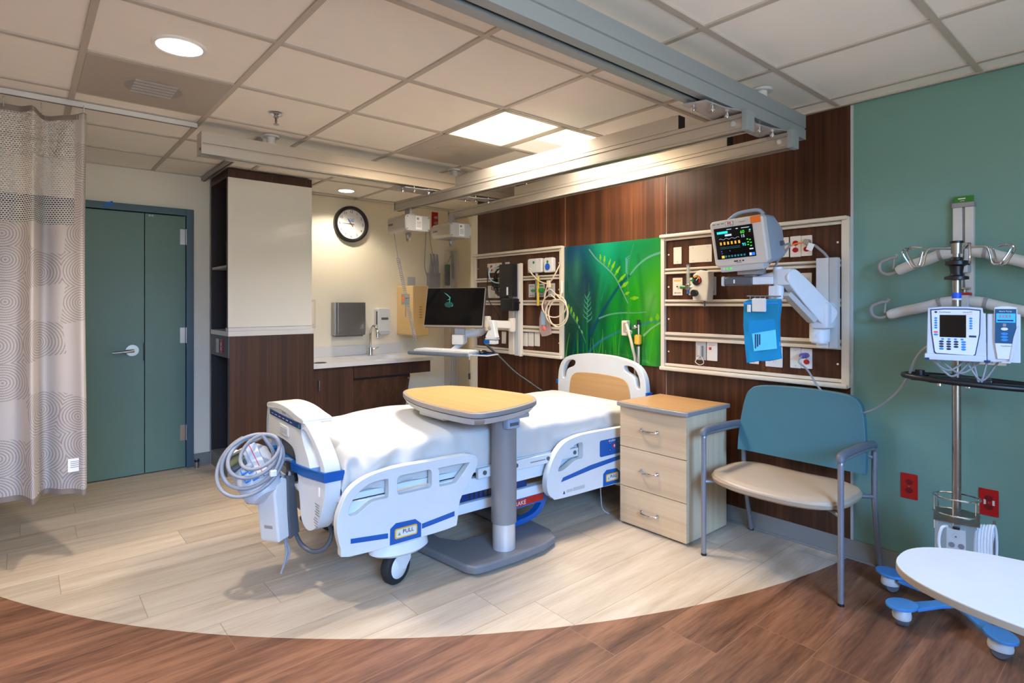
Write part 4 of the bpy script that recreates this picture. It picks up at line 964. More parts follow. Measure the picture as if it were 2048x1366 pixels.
g.prism([(p.x, p.y) for p in spl([(0, .887, 0), (.14, .881, 0), (.275, .862, 0), (.30, .848, 0), (.27, .835, 0), (0, .858, 0), (-.27, .835, 0), (-.30, .848, 0), (-.275, .862, 0), (-.14, .881, 0)], 4, True)], FBY-.006, FBY+.13, BEDWHITE, bev=.01, bend=fbend)
fb = g.obj('footboard', bed)
g = G(); g.b(-.23, .23, FBY+.055, FBY+.068, .53, .725, PEDESTAL); g.obj('recess', fb, label='dark grey arched recess')
g = G(); g.b(-.235, .235, FBY-.004, FBY+.004, .810, .836, NAVY, .002); cp = g.obj('control_strip', fb, label='dark blue control strip')
g = G(); g.b(.222, .232, FBY-.006, FBY, .813, .83, GREEN); g.cyl((-.04, FBY-.006, .823), (-.04, FBY, .823), .004, RED, n=8)
for k in range(6): g.b(-.2+.06*k, -.17+.06*k, FBY-.0055, FBY, .821, .8235, GREY_LT)
g.obj('indicator', cp)
g = G(); g.b(-.07, .065, FBY-.004, FBY+.006, .742, .790, WHITE, .003); g.b(-.05, .06, FBY-.0055, FBY-.003, .755, .780, GREY_LT, .001); g.obj('chart_slot', fb)
g = G(); g.b(-.03, .03, FBY-.003, FBY+.003, .846, .857, GREY_MID, .001); g.obj('maker_mark', fb)
for s in (-1, 1):
    g = G(); pts = [(s*.16, .60), (s*.30, .60), (s*.476, .605), (s*.476, .648), (s*.30, .645), (s*.16, .642)]
    g.prism(pts if s > 0 else pts[::-1], FBY-.010, FBY+.085, BLUE, bev=.006, bend=fbend); g.obj('bumper', fb, label='royal blue corner bumper')
g = G(); g.tube([(-.17, FBY+.02, .615), (.17, FBY+.02, .615)], .022, BLUE, 12); g.obj('crossbar', fb, label='blue crossbar')
g = G(); yb = FBY+.0 ; g.b(.345, .385, yb+.033, yb+.040, .535, .575, PAPER)
for k in range(9): g.b(.345+.006*(k % 3), .40-.008*(k % 2), .0, .0005, .498-.0115*k, .502-.0115*k, INKG, M=Matrix.Translation((0, FBY+.022+.006*(k < 5), 0)))
g.obj('warning_label', fb, label='small printed warning label')
# headboard
HY = 1.08
hh = [(p.x, p.y) for p in spl([(0, 1.012, 0), (.13, 1.008, 0), (.26, .99, 0), (.355, .958, 0), (.41, .895, 0), (.43, .80, 0), (.43, .62, 0)], 4)]
full = hh + [(-x, z) for x, z in hh[::-1]][:-1]
hl = [(p.x, p.y) for p in spl([(.245, .948, 0), (.32, .942, 0), (.365, .89, 0), (.38, .815, 0), (.365, .80, 0), (.348, .81, 0), (.325, .875, 0), (.25, .91, 0)], 4, True)]
g = G(); g.prism(full, HY, HY+.045, BEDWHITE, holes=[hl, [(-x, z) for x, z in hl]], bev=.016, seg=3); hb = g.obj('headboard', bed)
hp = [(p.x, p.y) for p in spl([(0, .872, 0), (.16, .866, 0), (.245, .85, 0), (.285, .80, 0), (.30, .70, 0), (.30, .60, 0)], 4)]
g = G(); g.prism(hp + [(-x, z) for x, z in hp[::-1]][:-1], HY-.006, HY+.01, MAPLE_T, bev=.004); g.obj('maple_panel', hb, label='pale maple inlay')
for s in (-1, 1): g = G(); g.b(s*.44-.012, s*.44+.004, HY-.004, HY+.05, .755, .785, BLUE, .003); g.obj('corner_mark', hb, label='blue corner mark')
# side rails, near side visible; far side the same
RXL = .47
def yz(l): return [(a-2.08, b) for a, b in l]
RF = yz([(1.021, .431), (1.041, .511), (1.083, .577), (1.171, .619), (1.294, .634), (1.495, .632), (1.690, .628), (1.745, .610), (1.752, .565), (1.700, .484), (1.648, .407), (1.632, .306), (1.605, .285), (1.426, .280), (1.077, .284), (1.040, .325)])
RH = yz([(2.222, .379), (2.24, .449), (2.292, .533), (2.361, .586), (2.466, .608), (2.569, .612), (2.720, .610), (2.93, .602), (2.985, .57), (2.99, .40), (2.97, .274), (2.665, .268), (2.318, .272), (2.270, .285), (2.234, .317)])
def sm(l, n=4): return [(p.x, p.y) for p in spl([(a, b, 0) for a, b in l], n, True)]
H1 = sm(yz([(1.075, .468), (1.096, .531), (1.165, .580), (1.25, .588), (1.262, .575), (1.262, .512), (1.25, .502), (1.183, .500), (1.115, .462)]), 3)
H2 = [(a, b) for a, b in rrect(1.307-2.08, 1.488-2.08, .503, .590, .018)]
H3 = sm(yz([(1.535, .588), (1.69, .586), (1.699, .575), (1.635, .51), (1.61, .499), (1.54, .499), (1.53, .51), (1.53, .578)]), 2)
HH = sm(yz([(2.310, .44), (2.361, .517), (2.44, .560), (2.495, .566), (2.505, .55), (2.505, .485), (2.49, .473), (2.443, .470), (2.366, .437), (2.325, .428)]), 3)
def pull(parent, x, y0, y1, z0, z1, s):
    g = G(); g.prism([(y0, z0), (y0+.002, z1-.02), (y0+.03, z1), (y1-.03, z1-.004), (y1, z1-.03), (y1, z0)][::1], x-s*.002, x+s*.004, BLUE, axis='x', bev=.002); r = g.obj('release_handle', parent, label='blue release handle marked PULL')
    yc, zc = (y0+y1)/2, (z0+z1)/2+.0; w = (y1-y0)*.36
    g = G(); g.prism(rrect(yc-w, yc+w, zc-.024, zc+.022, .008), x+s*.003, x+s*.007, YELLOW, axis='x'); g.prism(rrect(yc-w+.006, yc+w-.006, zc-.018, zc+.016, .006), x+s*.0065, x+s*.0082, WHITE, axis='x')
    g.prism([(yc-w*.75, zc-.01), (yc-w*.5, zc-.01), (yc-w*.62, zc+.006)], x+s*.008, x+s*.009, plain('lime triangle', (140, 160, 40), .5), axis='x'); g.obj('pull_label', r, label='yellow framed label')
    if s > 0:
        text('PULL', .026, INK, r, Matrix.Translation((x+.0088, yc+w*.16, zc+.003)) @ Matrix.Rotation(PI/2, 4, 'Z') @ RX90)
def side_rails(s):
    x = s*RXL
    g = G(); g.prism(sm(RF, 3), x-.020, x+.020, BEDWHITE, holes=[H1, H2, H3], axis='x', bev=.011, seg=3); r = g.obj('side_rail', bed, label='foot side rail with three cut-outs')
    e = x+s*.0195
    for a in (((1.083, .361), (1.259, .342), (1.259, .319), (1.083, .340)), ((1.433, .343), (1.614, .362), (1.614, .338), (1.433, .320))):
        g = G(); g.prism(yz(a), e-s*.004, e+s*.002, BLUE, axis='x'); g.obj('stripe', r, label='blue stripe')
    pull(r, e, 1.268-2.08, 1.428-2.08, .284, .378, s)
    g = G(); g.prism(sm(RH, 3), x-.020, x+.020, BEDWHITE, holes=[HH], axis='x', bev=.011, seg=3); r = g.obj('side_rail', bed, label='head side rail with a keypad')
    g = G(); g.prism(yz([(2.329, .365), (2.569, .391), (2.93, .420), (2.93, .444), (2.569, .420), (2.345, .388)]), e-s*.004, e+s*.002, BLUE, axis='x'); g.obj('stripe', r, label='blue stripe')
    pull(r, e, 2.677-2.08, 2.83-2.08, .270, .366, s)
    g = G(); g.prism(rrect(2.648-2.08, 2.862-2.08, .452, .552, .014), e-s*.004, e+s*.003, BLUE, axis='x', bev=.002); kp = g.obj('keypad', r, label='blue rail keypad')
    if s > 0:
        for a, b in ((2.735, .526), (2.735, .484), (2.81, .526), (2.81, .484), (2.842, .526), (2.842, .484)):
            g = G(); g.cyl((e, a-2.08, b), (e+.0045, a-2.08, b), .0085, NAVY, n=14); g.cyl((e, a-2.08, b), (e+.005, a-2.08, b), .003, WHITE, n=6); g.obj('button', kp)
        g = G(); g.b(e, e+.005, 2.762-2.08, 2.786-2.08, .492, .520, RED, .001); g.b(e+.004, e+.006, 2.771-2.08, 2.777-2.08, .497, .515, WHITE); g.b(e+.004, e+.006, 2.766-2.08, 2.782-2.08, .503, .509, WHITE); g.obj('nurse_call_key', kp, label='red key with a white cross')
        text('stryker', .022, WHITE, kp, Matrix.Translation((e+.0036, 2.755-2.08, .541)) @ Matrix.Rotation(PI/2, 4, 'Z') @ RX90)
        g = G(); g.prism(yz([(2.345, .293), (2.362, .293), (2.3535, .312)]), e, e+.0012, INK, axis='x')
        for k in range(4): g.b(e, e+.001, 2.372-2.08, (2.42 if k < 2 else 2.42)-2.08, .297+.004*k, .2985+.004*k, INKG)
        for k in range(5): g.b(e, e+.001, 2.425-2.08, 2.52-2.08, .296+.004*k, .2975+.004*k, INKG)
        g.obj('warning_print', r)
        g = G(); g.tube(spl([(e-.02, 2.676-2.08, .28), (e-.015, 2.676-2.08, .2), (e-.01, 2.685-2.08, .13), (e+.01, 2.72-2.08, .10)], 5), .003, CORD_G, 6); g.obj('tether', r)
side_rails(1); side_rails(-1)
# deck, frame, base
g = G(); g.b(-.43, .43, -1.03, 1.05, .505, .535, FRAMEW, .006); g.obj('mattress_deck', bed)
for s in (-1, 1):
    g = G(); g.b(s*.40-.02, s*.40+.02, -1.02, 1.02, .40, .475, FRAMEW, .006); g.obj('frame_beam', bed)
    g = G(); g.b(s*.445-.012, s*.445+.012, -.30, .42, .478, .53, BEDWHITE, .004)
    for y in (-.26, -.05, .18, .39): g.cyl((s*.457, y, .505), (s*.461, y, .505), .012, GREY_DK, n=12)
    g.b(s*.4572-.0004, s*.4572+.0008, .05, .16, .50, .506, INKG); g.obj('deck_side_panel', bed)
    g = G(); g.b(s*.445-.012, s*.445+.012, -1.0, -.34, .455, .505, FRAMEW, .004); g.b(s*.45-.004, s*.45+.004, -.9, -.4, .495, .50, GREY_DK); g.obj('foot_section_panel', bed)
    g = G(); g.b(s*.335-.03, s*.335+.03, -.80, .98, .277, .332, FRAMEW, .008); g.obj('base_beam', bed)
    g = G(); g.b(s*.335-.005, s*.335+.005, -.45, .12, .33, .385, NAVY, .002)
    for k in range(6): g.b(s*.3405-.0006, s*.3405+.0006, -.28+.03*k, -.27+.03*k, .338, .375, INK)
    g.obj('blue_label_strip', bed, label='navy printed strip under the deck')
for y in (-.72, .85):
    g = G(); g.b(-.33, .33, y-.05, y+.05, .25, .32, FRAMEW, .01); g.b(-.12, .12, y-.07, y+.07, .32, .42, GREY_DK, .01); g.obj('cross_member', bed)
g = G(); g.b(-.2, .2, -1.06, -1.0, .36, .56, GREY_DK, .01); g.b(-.36, .36, -1.07, -1.0, .46, .52, FRAMEW, .006); g.obj('footboard_mount', bed)
g = G(); g.b(-.36, .36, 1.0, 1.08, .46, .62, FRAMEW, .006); g.obj('headboard_mount', bed)
# caster housings and casters
for sx in (-1, 1):
    for y in (-.72, .95):
        g = G(); prof = [(0, .20), (.10, .202), (.115, .215), (.108, .262), (.07, .282), (0, .284)]
        g.lathe(prof, FRAMEW, Matrix.Translation((sx*.40, y, .01)) @ Matrix.Diagonal((.8, 1.3, 1, 1)), 28); hs = g.obj('caster_housing', bed)
        g = G(); M = Matrix.Translation((sx*.405, y-.02, .1417)) @ Matrix.Rotation(.35*sx, 4, 'Z')
        g.lathe([(.050, -.024), (.074, -.024), (.082, -.012), (.082, .012), (.074, .024), (.050, .024)], RUBBER, M @ Matrix.Rotation(PI/2, 4, 'Y'), 40); ca = g.obj('caster', bed)
        g = G(); g.lathe([(0, .032), (.03, .032), (.052, .026), (.058, .018), (.058, -.018), (.052, -.026), (.03, -.032), (0, -.032)], WHITE, M @ Matrix.Rotation(PI/2, 4, 'Y'), 36); g.obj('hub_cover', ca, label='white hub cover')
        g = G(); g.prism([(-.02, .0), (.03, -.02), (.068, .02), (.072, .08), (.045, .125), (-.01, .128), (-.03, .09)], -.036, -.026, WHITE, axis='x', M=M, bev=.003); g.prism([(-.02, .0), (.03, -.02), (.068, .02), (.072, .08), (.045, .125), (-.01, .128), (-.03, .09)], .026, .036, WHITE, axis='x', M=M, bev=.003)
        g.b(-.034, .034, -.03, .06, .09, .125, WHITE, .01, M=M); g.obj('fork', ca)
# brake pedal
for s in (1, -1):
    x = s*.34; g = G()
    lo = [(p.x, p.y) for p in spl([(-.22, .175, 0), (-.14, .205, 0), (.05, .215, 0), (.12, .20, 0), (.125, .16, 0), (.07, .09, 0), (-.02, .062, 0), (-.14, .058, 0), (-.21, .08, 0)], 4, True)]
    li = [(p.x, p.y) for p in spl([(-.18, .135, 0), (-.12, .150, 0), (.06, .155, 0), (.075, .14, 0), (.03, .105, 0), (-.05, .09, 0), (-.14, .085, 0), (-.18, .10, 0)], 4, True)]
    PD = Matrix.Translation((0, .13, .072))
    g.prism(lo, x-.022, x+.022, BLUE, holes=[li], axis='x', bev=.007, M=PD); bp = g.obj('brake_pedal', bed, label='blue brake pedal loop')
    g = G(); g.prism([(-.20, .160), (.098, .166), (.092, .203), (.02, .207), (-.14, .197), (-.20, .180)], x+s*.021, x+s*.0235, RED, axis='x', M=PD); g.obj('red_field', bp, label='red field behind the word BRAKE')
    if s > 0: text('BRAKE', .034, WHITE, bp, PD @ Matrix.Translation((x+.0240, -.085, .180)) @ Matrix.Rotation(PI/2, 4, 'Z') @ RX90)
    g = G(); g.b(x-.02, x+.01, -.02, .04, .255, .30, FRAMEW, .004); g.obj('pedal_arm', bp)

# mattress in its sheet (rests on the deck)
mt = thing('mattress', 'thick mattress in a rumpled white cotton sheet on the hospital bed', 'mattress', (-2.91, 2.195, 0), BR)
from mathutils import noise as mnoise
def mat_f(u, v):
    # v runs around half a cross-section from the right bottom over the top to the left bottom, u along the bed
    y = -1.015 + 2.055*u
    hw = .44; zb = .537; zt = .722 + .032*math.exp(-((y+.42)/.28)**2) - .018*math.exp(-((y+.10)/.05)**2)
    e = min(1., min(u, 1-u)/.035); e = math.sqrt(max(0, 1-(1-e)**2))
    a = PI*(v*1.0); cx, cz = math.cos(a), math.sin(a)
    n_ = .22
    x = hw*math.copysign(abs(cx)**n_, cx)*(.985+.015*e); z = zb + (zt-zb)*(abs(cz)**n_)*(.18+.82*e) if cz > 0 else zb
    side = abs(cx)**.8
    w = mnoise.noise((y*5, z*9, 3.1+x))*.012*side + mnoise.noise((y*13, z*5, 9.7))*.008*side
    # diagonal pull folds near the foot corner and gathers near the head
    d = .016*math.sin((y*30 + (zt-z)*34))*math.exp(-((y+.82)/.24)**2)*side + .012*math.sin(y*70+9*mnoise.noise((y*4, z*4, 2)))*math.exp(-((y+.97)/.07)**2)*side + .009*math.sin(y*34-(zt-z)*25)*math.exp(-((y-.72)/.18)**2)*side
    top = (1-side); zz = z + top*(mnoise.noise((x*3, y*3, 1.))*.008 + mnoise.noise((x*9, y*8, 4.))*.003)
    cre = -.022*math.exp(-((y+.10)/.035)**2)*side
    return (x + math.copysign(1, cx)*(w+d+cre+.012*max(0, (zt-z)/(zt-zb)-.6)*-2), y + (.006*mnoise.noise((x*6, z*6, 0))), zz)
g = G(); g.surf(mat_f, 200, 90, SHEET); g.b(-.425, .425, -.985, 1.01, .536, .60, SHEET, .02); g.obj('sheeted_body', mt, angle=80)
# foot pump, calf pump box and hoses hung on the footboard
camscale_bed(bed); camscale_bed(mt)
c = Matrix.Translation((-2.91, 2.195, 0)) @ Matrix.Rotation(BR, 4, 'Z') @ BED_CAMSCALE
def W(x, y, z): return c @ Vector((x, y, z))
def camrot(roll, pitch, yaw=0.):
    """orientation of a thing whose front looks roughly at the viewer's side of the room"""
    f = (-FW*math.cos(pitch) + UP*math.sin(pitch)); f = (Matrix.Rotation(yaw, 3, 'Z') @ f).normalized()
    z = (UP - f*UP.dot(f)).normalized(); z = Matrix.Rotation(roll, 3, f) @ z; x = (-f).cross(z)
    return Matrix((x, -f, z)).transposed().to_euler()
t = thing('compression_pump', 'rounded grey pump with a red line and small screen hung on the footboard', 'medical pump', CAM+ray(509, 942)*2.76, rot=camrot(math.radians(32), math.radians(38), .12))
g = G(); g.lathe([(0, -.155), (.06, -.153), (.088, -.128), (.098, -.07), (.10, .02), (.094, .085), (.07, .118), (.03, .128), (0, .129)], plain('pale grey pump shell', (186, 188, 192), .35), Matrix.Diagonal((1., .72, 1, 1)), 36); g.obj('housing', t)
g = G(); g.b(-.085, -.008, -.078, -.045, .015, .10, GREY_DK, .006); pn = g.obj('screen_bezel', t, label='dark screen bezel')
g = G(); g.b(-.075, -.018, -.0795, -.077, .032, .086, plain('olive display', (70, 76, 50), .3)); g.obj('screen', pn)
g = G(); g.b(.008, .060, -.080, -.052, -.085, .10, plain('pale pump strip', (196, 200, 206), .35), .006); g.b(.030, .0335, -.0812, -.05, -.085, .10, INKR); g.obj('red_line_strip', t, label='pale strip with a red line')
for a_, b_ in ((-.05, .0), (-.022, -.012), (-.05, -.045), (-.018, -.055)):
    g = G(); g.b(a_, a_+.026, -.0785, -.06, b_-.026, b_, SKYBLUE, .003); g.b(a_+.005, a_+.021, -.0795, -.07, b_-.021, b_-.005, GREY_LT, .002); g.obj('button', t)
g = G(); g.cyl((-.04, -.0, .10), (-.045, -.0, .14), .022, PLATE, n=16); g.ball((-.045, 0, .145), .018, ORANGE, (1, 1, .5)); g.obj('orange_cap', t, label='orange cap')
g = G(); g.b(.03, .10, .0, .07, .03, .10, STEEL, .012); g.b(.06, .12, .05, .12, .05, .09, STEEL, .006); g.obj('hook_bracket', t)
t = thing('power_box', 'white and grey power box with a navy label hung below the footboard crossbar', 'power supply', CAM+ray(556, 1018)*2.76, rot=(math.radians(4), math.radians(-3), BR+.50))
g = G(); sidep = [(-.055, -.135), (.045, -.135), (.045, .135), (.0, .16), (-.045, .14), (-.062, .095), (-.062, -.12)]
g.prism(sidep, -.068, .052, WHITE, axis='x', bev=.012, seg=3); g.obj('housing', t)
g = G(); g.prism([(-.0, -.14), (.058, -.13), (.058, .148), (.02, .16), (.005, .0)], .045, .066, GREY_DK, axis='x', bev=.004); g.obj('side_grip', t, label='dark grey side panel')
ML = Matrix.Translation((.0, -.020, .152)) @ Matrix.Rotation(math.radians(27), 4, 'X')
g = G(); g.b(-.045, .042, -.022, .024, -.001, .0015, NAVY, .001, M=ML); nl = g.obj('navy_label', t, label='navy label with white marks')
for k in range(5): g = G(); g.b(-.032+.013*k, -.026+.013*k, -.012, .014, .0012, .0022, WHITE, M=ML); g.obj('label_mark', nl)
g = G(); g.b(-.02, .04, .045, .11, .08, .12, STEEL, .005); g.b(-.02, .04, .09, .11, .08, .20, STEEL, .005); g.obj('hanger', t)
g = G(); g.b(-.03, .02, -.0636, -.061, -.07, -.055, GREY_MID, .001); g.obj('maker_mark', t)
def px3(l): return [CAM+ray(u, v)*d for u, v, d in l]
Mi = (Matrix.Translation(t.location) @ t.rotation_euler.to_matrix().to_4x4()).inverted()
for l in (((570, 1068, 2.79), (571, 1088, 2.78), (573, 1105, 2.77), (569, 1125, 2.76), (562, 1147, 2.75)), ((574, 1068, 2.80), (573, 1085, 2.80), (579, 1100, 2.80), (576, 1115, 2.79), (568, 1130, 2.78))):
    g = G(); g.tube([Mi @ p_ for p_ in spl(px3(l), 6)], .0055, CORD_G, 8); g.obj('loose_lead', t)
t = thing('pump_hose', 'grey air hose wound in big loops in front of the footboard pump', 'hose', (0, 0, 0))
C0 = CAM+ray(497, 931)*2.66; ex = (RT*.97+FW*.2).normalized(); ez = (UP*.93+FW*.30).normalized(); en = ex.cross(ez); pts = []
for k in range(4*24):
    a = 2*PI*k/24+2.0; f = k/24.; i = min(int(f), 3); w_ = f-i; j = min(i+1, 3)
    L5 = lambda q: q[i]*(1-w_)+q[j]*w_
    rx, rz_, ox, oz = L5((.142, .132, .118, .082)), L5((.148, .130, .112, .078)), L5((-.004, .012, .018, .045)), L5((-.004, .012, .03, .058))
    pts.append(C0 + ex*(ox+rx*math.cos(a)+.03*math.sin(a)*.6) + ez*(oz+rz_*math.sin(a)) + en*(.014*math.sin(a*1.5+f)+.013*(f-2)))
g = G(); g.tube(spl(pts, 2), .0088, CORD_G, 9); g.obj('coil', t)
g = G(); e = pts[-1]; g.tube(spl([pts[0], CAM+ray(505, 882)*2.74, CAM+ray(535, 872)*2.86, CAM+ray(556, 888)*2.88, CAM+ray(560, 920)*2.84, CAM+ray(552, 945)*2.82], 7), .0088, CORD_G, 9); g.obj('end_run', t)
g = G(); g.tube(spl([e, CAM+ray(545, 900)*2.7, CAM+ray(548, 925)*2.76, CAM+ray(575, 918)*2.84, CAM+ray(590, 930)*2.86, CAM+ray(580, 945)*2.84, CAM+ray(579, 965)*2.82], 7), .0088, CORD_G, 9); g.obj('end_run', t)
g = G(); g.b(-.014, .014, -.014, .014, -.014, .014, PAPER, .004, M=Matrix.Translation(CAM+ray(546, 946)*2.66)); g.obj('tie_clip', t, label='white clip')
t = thing('power_cable', 'thick dark grey cable looping from the power box under the footboard', 'cord', (0, 0, 0))
g = G(); g.tube(spl(px3(((588, 1048, 2.82), (592, 1068, 2.80), (604, 1090, 2.77), (626, 1103, 2.75), (650, 1096, 2.75), (663, 1070, 2.77), (656, 1046, 2.80), (634, 1036, 2.81), (610, 1040, 2.80), (604, 1035, 2.80), (616, 1030, 2.81), (645, 1026, 2.82), (664, 1010, 2.84), (673, 985, 2.88), (668, 965, 2.95))), 7), .0105, GREY_DK, 9); g.obj('cable', t)
g = G(); g.cyl(CAM+ray(586, 1038)*2.81, CAM+ray(589, 1056)*2.815, .016, GREY_MID, n=14); g.obj('strain_relief', t)
t = thing('hose_coupling', 'cluster of pale hose couplings on the footboard crossbar', 'hose fitting', W(-.0, FBY-.045, .545), BR)
g = G(); g.b(-.06, .09, -.012, .02, -.02, .03, GREY_LT, .005); g.obj('bracket', t)
for k in range(4): g = G(); g.cyl((-.05+.035*k, -.03, .0+.004*k), (-.05+.035*k, .0, .012), .011, WHITE if k % 2 else GREY_DK, n=12); g.obj('coupling', t)
g = G(); g.cyl((-.04, -.035, .035), (-.04, -.01, .04), .014, RED, n=14); g.obj('red_cap', t, label='red cap')

# pole with call button clipped on the head end of the bed
p = at_y(1277, 700, YH-.026); t = thing('bed_pole', 'chrome pole with a yellow collar standing behind the headboard', 'pole', (p.x, YH-.026, 0))
g = G(); g.cyl((0, 0, .62), (0, 0, 1.12), .0135, CHROME, n=16); g.cyl((0, 0, 1.12), (0, 0, 1.23), .008, CHROME, n=14); g.obj('pole', t)
g = G(); g.cyl((0, -.006, 1.085), (0, -.006, 1.155), .026, YELLOW, n=24, bev=.006); g.cyl((0, -.003, 1.072), (0, -.003, 1.085), .020, BLACK, n=20); g.obj('collar', t, label='yellow locking collar')
g = G(); g.cyl((0, 0, 1.228), (0, 0, 1.262), .011, BLACK, n=14); g.obj('tip', t)
g = G(); g.cyl((-.05, -.005, 1.205), (0, 0, 1.212), .007, CHROME, n=10); g.ball((-.03, 0, 1.21), .016, CHROME); g.obj('side_clamp', t)
g = G(); g.b(-.06, .02, -.10, .01, .60, .63, FRAMEW, .004); g.obj('socket_bracket', t)
t = thing('call_button_plug', 'beige call plug with a cream cord in front of the grass picture', 'plug', (p.x-.105, YH-.035, 1.20))
g = G(); g.b(-.028, .022, -.02, .02, -.055, .055, BEIGE, .006); g.b(-.01, .03, -.024, -.018, -.03, .04, BEIGE_D, .003); g.obj('body', t)
g = G(); g.cyl((.02, -.01, -.02), (.05, -.01, -.035), .018, GREY_LT, n=16); g.obj('collar', t)
g = G(); g.tube(spl([(.02, -.02, .03), (.05, -.03, -.03), (.075, -.02, -.14), (.075, .012, -.25), (.065, .014, -.5), (.06, .014, -.58)], 7), .0105, CORD_B, 9); g.obj('cord', t)
# ------------------------------------------------------------------ overbed table
t = thing('overbed_table', 'adjustable overbed table with a honey maple top on a grey column', 'table', (0, 0, 0))
ZT = .852
px = [(806, 786), (830, 800), (870, 812), (915, 822), (950, 827), (985, 824), (1030, 815), (1066, 804), (1073, 798), (1060, 789), (1000, 780), (950, 774), (910, 771), (890, 771), (850, 774), (815, 778)]
O = [at_z(u, v, ZT) for u, v in px]; O = [(p.x, p.y, 0) for p in O]
outl = [(p.x, p.y) for p in spl(O, 3, True)]
cxm = sum(p[0] for p in outl)/len(outl); cym = sum(p[1] for p in outl)/len(outl)
def shrink(l, k, d=0): return [(cxm+(a-cxm)*k+d, cym+(b-cym)*k) for a, b in l]
g = G(); g.prism(outl, ZT-.026, ZT, GREY_EDGE, axis='z', bev=.006, seg=3); tp = g.obj('table_top', t, label='grey edged table top')
g = G(); g.prism(shrink(outl, .955), ZT-.004, ZT+.0012, MAPLE_T, axis='z'); g.obj('maple_surface', tp, label='honey maple surface')
g = G()
bm = bmesh.new(); r1, r2 = shrink(outl, .985), shrink(outl, .90); A = [bm.verts.new((*p, ZT-.03)) for p in r1]; B = [bm.verts.new((*p, ZT-.066)) for p in r2]
for i in range(len(A)): bm.faces.new((A[i], A[(i+1) % len(A)], B[(i+1) % len(A)], B[i]))
bm.faces.new(A); bm.faces.new(B[::-1]); bmesh.ops.recalc_face_normals(bm, faces=bm.faces); g.add(bm, GREY_LT); g.obj('under_tray', t, label='pale grey tapered under tray')
TCX, TCY = -2.385, 1.99
g = G(); g.b(TCX-.42, TCX-.17, TCY-.28, TCY-.10, ZT-.10, ZT-.064, WHITE, .012); g.obj('vanity_drawer', t, label='small white drawer underneath')
g = G(); g.b(TCX-.055, TCX+.10, TCY-.10, TCY+.10, ZT-.085, ZT-.06, GREY_MID, .008); g.obj('top_bracket', t)
zj = at_x(1008, 1053, TCX+.06).z
g = G(); g.cyl((TCX, TCY, zj), (TCX, TCY, ZT-.07), .069, GREY_TAUPE, n=40); g.obj('upper_column', t)
g = G(); g.cyl((TCX, TCY, .05), (TCX, TCY, zj+.02), .062, plain('silver column', (206, 204, 202), .35, .4), n=40); g.obj('lower_column', t, label='silver lower column')
g = G(); g.b(TCX+.05, TCX+.098, TCY-.055, TCY+.035, ZT-.135, ZT-.078, plain('blue grey lever', (140, 156, 172), .4), .012); g.b(TCX+.095, TCX+.100, TCY-.04, TCY+.02, ZT-.118, ZT-.10, GREY_DK, .002); g.obj('height_lever', t)
base = [(-2.285, 1.80), (-2.30, 1.735), (-2.345, 1.705), (-2.75, 1.655), (-3.12, 1.70), (-3.14, 1.76), (-3.10, 1.81), (-2.72, 1.80), (-2.62, 1.86), (-2.60, 2.0), (-2.62, 2.16), (-2.72, 2.23), (-3.10, 2.24), (-3.14, 2.29), (-3.10, 2.34), (-2.70, 2.375), (-2.40, 2.36), (-2.31, 2.31), (-2.275, 2.2), (-2.27, 2.0)]
g = G(); g.prism(base, .012, .058, GREY_DK if False else plain('slate grey moulded base', (112, 112, 114), .45), axis='z', bev=.012, seg=3); bs = g.obj('base', t, label='slate grey U shaped base')
for x, y in ((-2.35, 1.76), (-2.34, 2.30), (-3.08, 1.755), (-3.08, 2.29)):
    g = G(); g.cyl((x, y-.012, .018), (x, y+.012, .018), .018, RUBBER, n=16); g.obj('wheel', bs)

# ------------------------------------------------------------------ bedside cabinet
t = thing('bedside_cabinet', 'pale maple bedside cabinet with three drawers beside the bed', 'nightstand', (-2.055, 3.09, 0))
w, d0, d1 = .236, -.222, .222
g = G(); g.b(-w, w, d0+.012, d1, .012, .738, MAPLE_V, .002); g.b(-w+.02, w-.02, d0+.03, d1-.02, 0, .02, BLACK); g.obj('carcass', t)
for k, (a, b) in enumerate(((.489, .738), (.243, .485), (.014, .239))):
    g = G(); g.b(-w, w, d0-.002, d0+.016, a, b, MAPLE, .0015); dr = g.obj('drawer', t)
    zc = b-.12 if k else .616
    zc = (.616, .367, .115)[k]; g = G(); xm = -.013
    g.tube(spl([(xm-.058, d0, zc), (xm-.05, d0-.022, zc-.003), (xm, d0-.032, zc-.004), (xm+.05, d0-.022, zc-.003), (xm+.058, d0, zc)], 5), [.006]+[.0055]*19+[.006], CHROME, 8)
    g.cyl((xm-.058, d0-.006, zc), (xm-.058, d0, zc), .009, CHROME, n=12); g.cyl((xm+.058, d0-.006, zc), (xm+.058, d0, zc), .009, CHROME, n=12); g.obj('handle', dr, label='chrome bow handle')
fr = [(-.256, d1+.006), (-.256, d0-.010)] + [(p.x, p.y) for p in spl([(-.250, d0-.016, 0), (-.12, d0-.030, 0), (.12, d0-.034, 0), (.245, d0-.026, 0)], 4)] + [(.256, d0-.016), (.256, d1+.006)]
g = G(); g.prism(fr, .738, .764, GREY_EDGE, axis='z', bev=.005, seg=3); tp = g.obj('top', t, label='grey edged top')
g = G(); g.prism([(a*.95, b*.94) for a, b in fr], .760, .7655, MAPLE_T, axis='z'); g.obj('maple_surface', tp, label='honey maple surface')

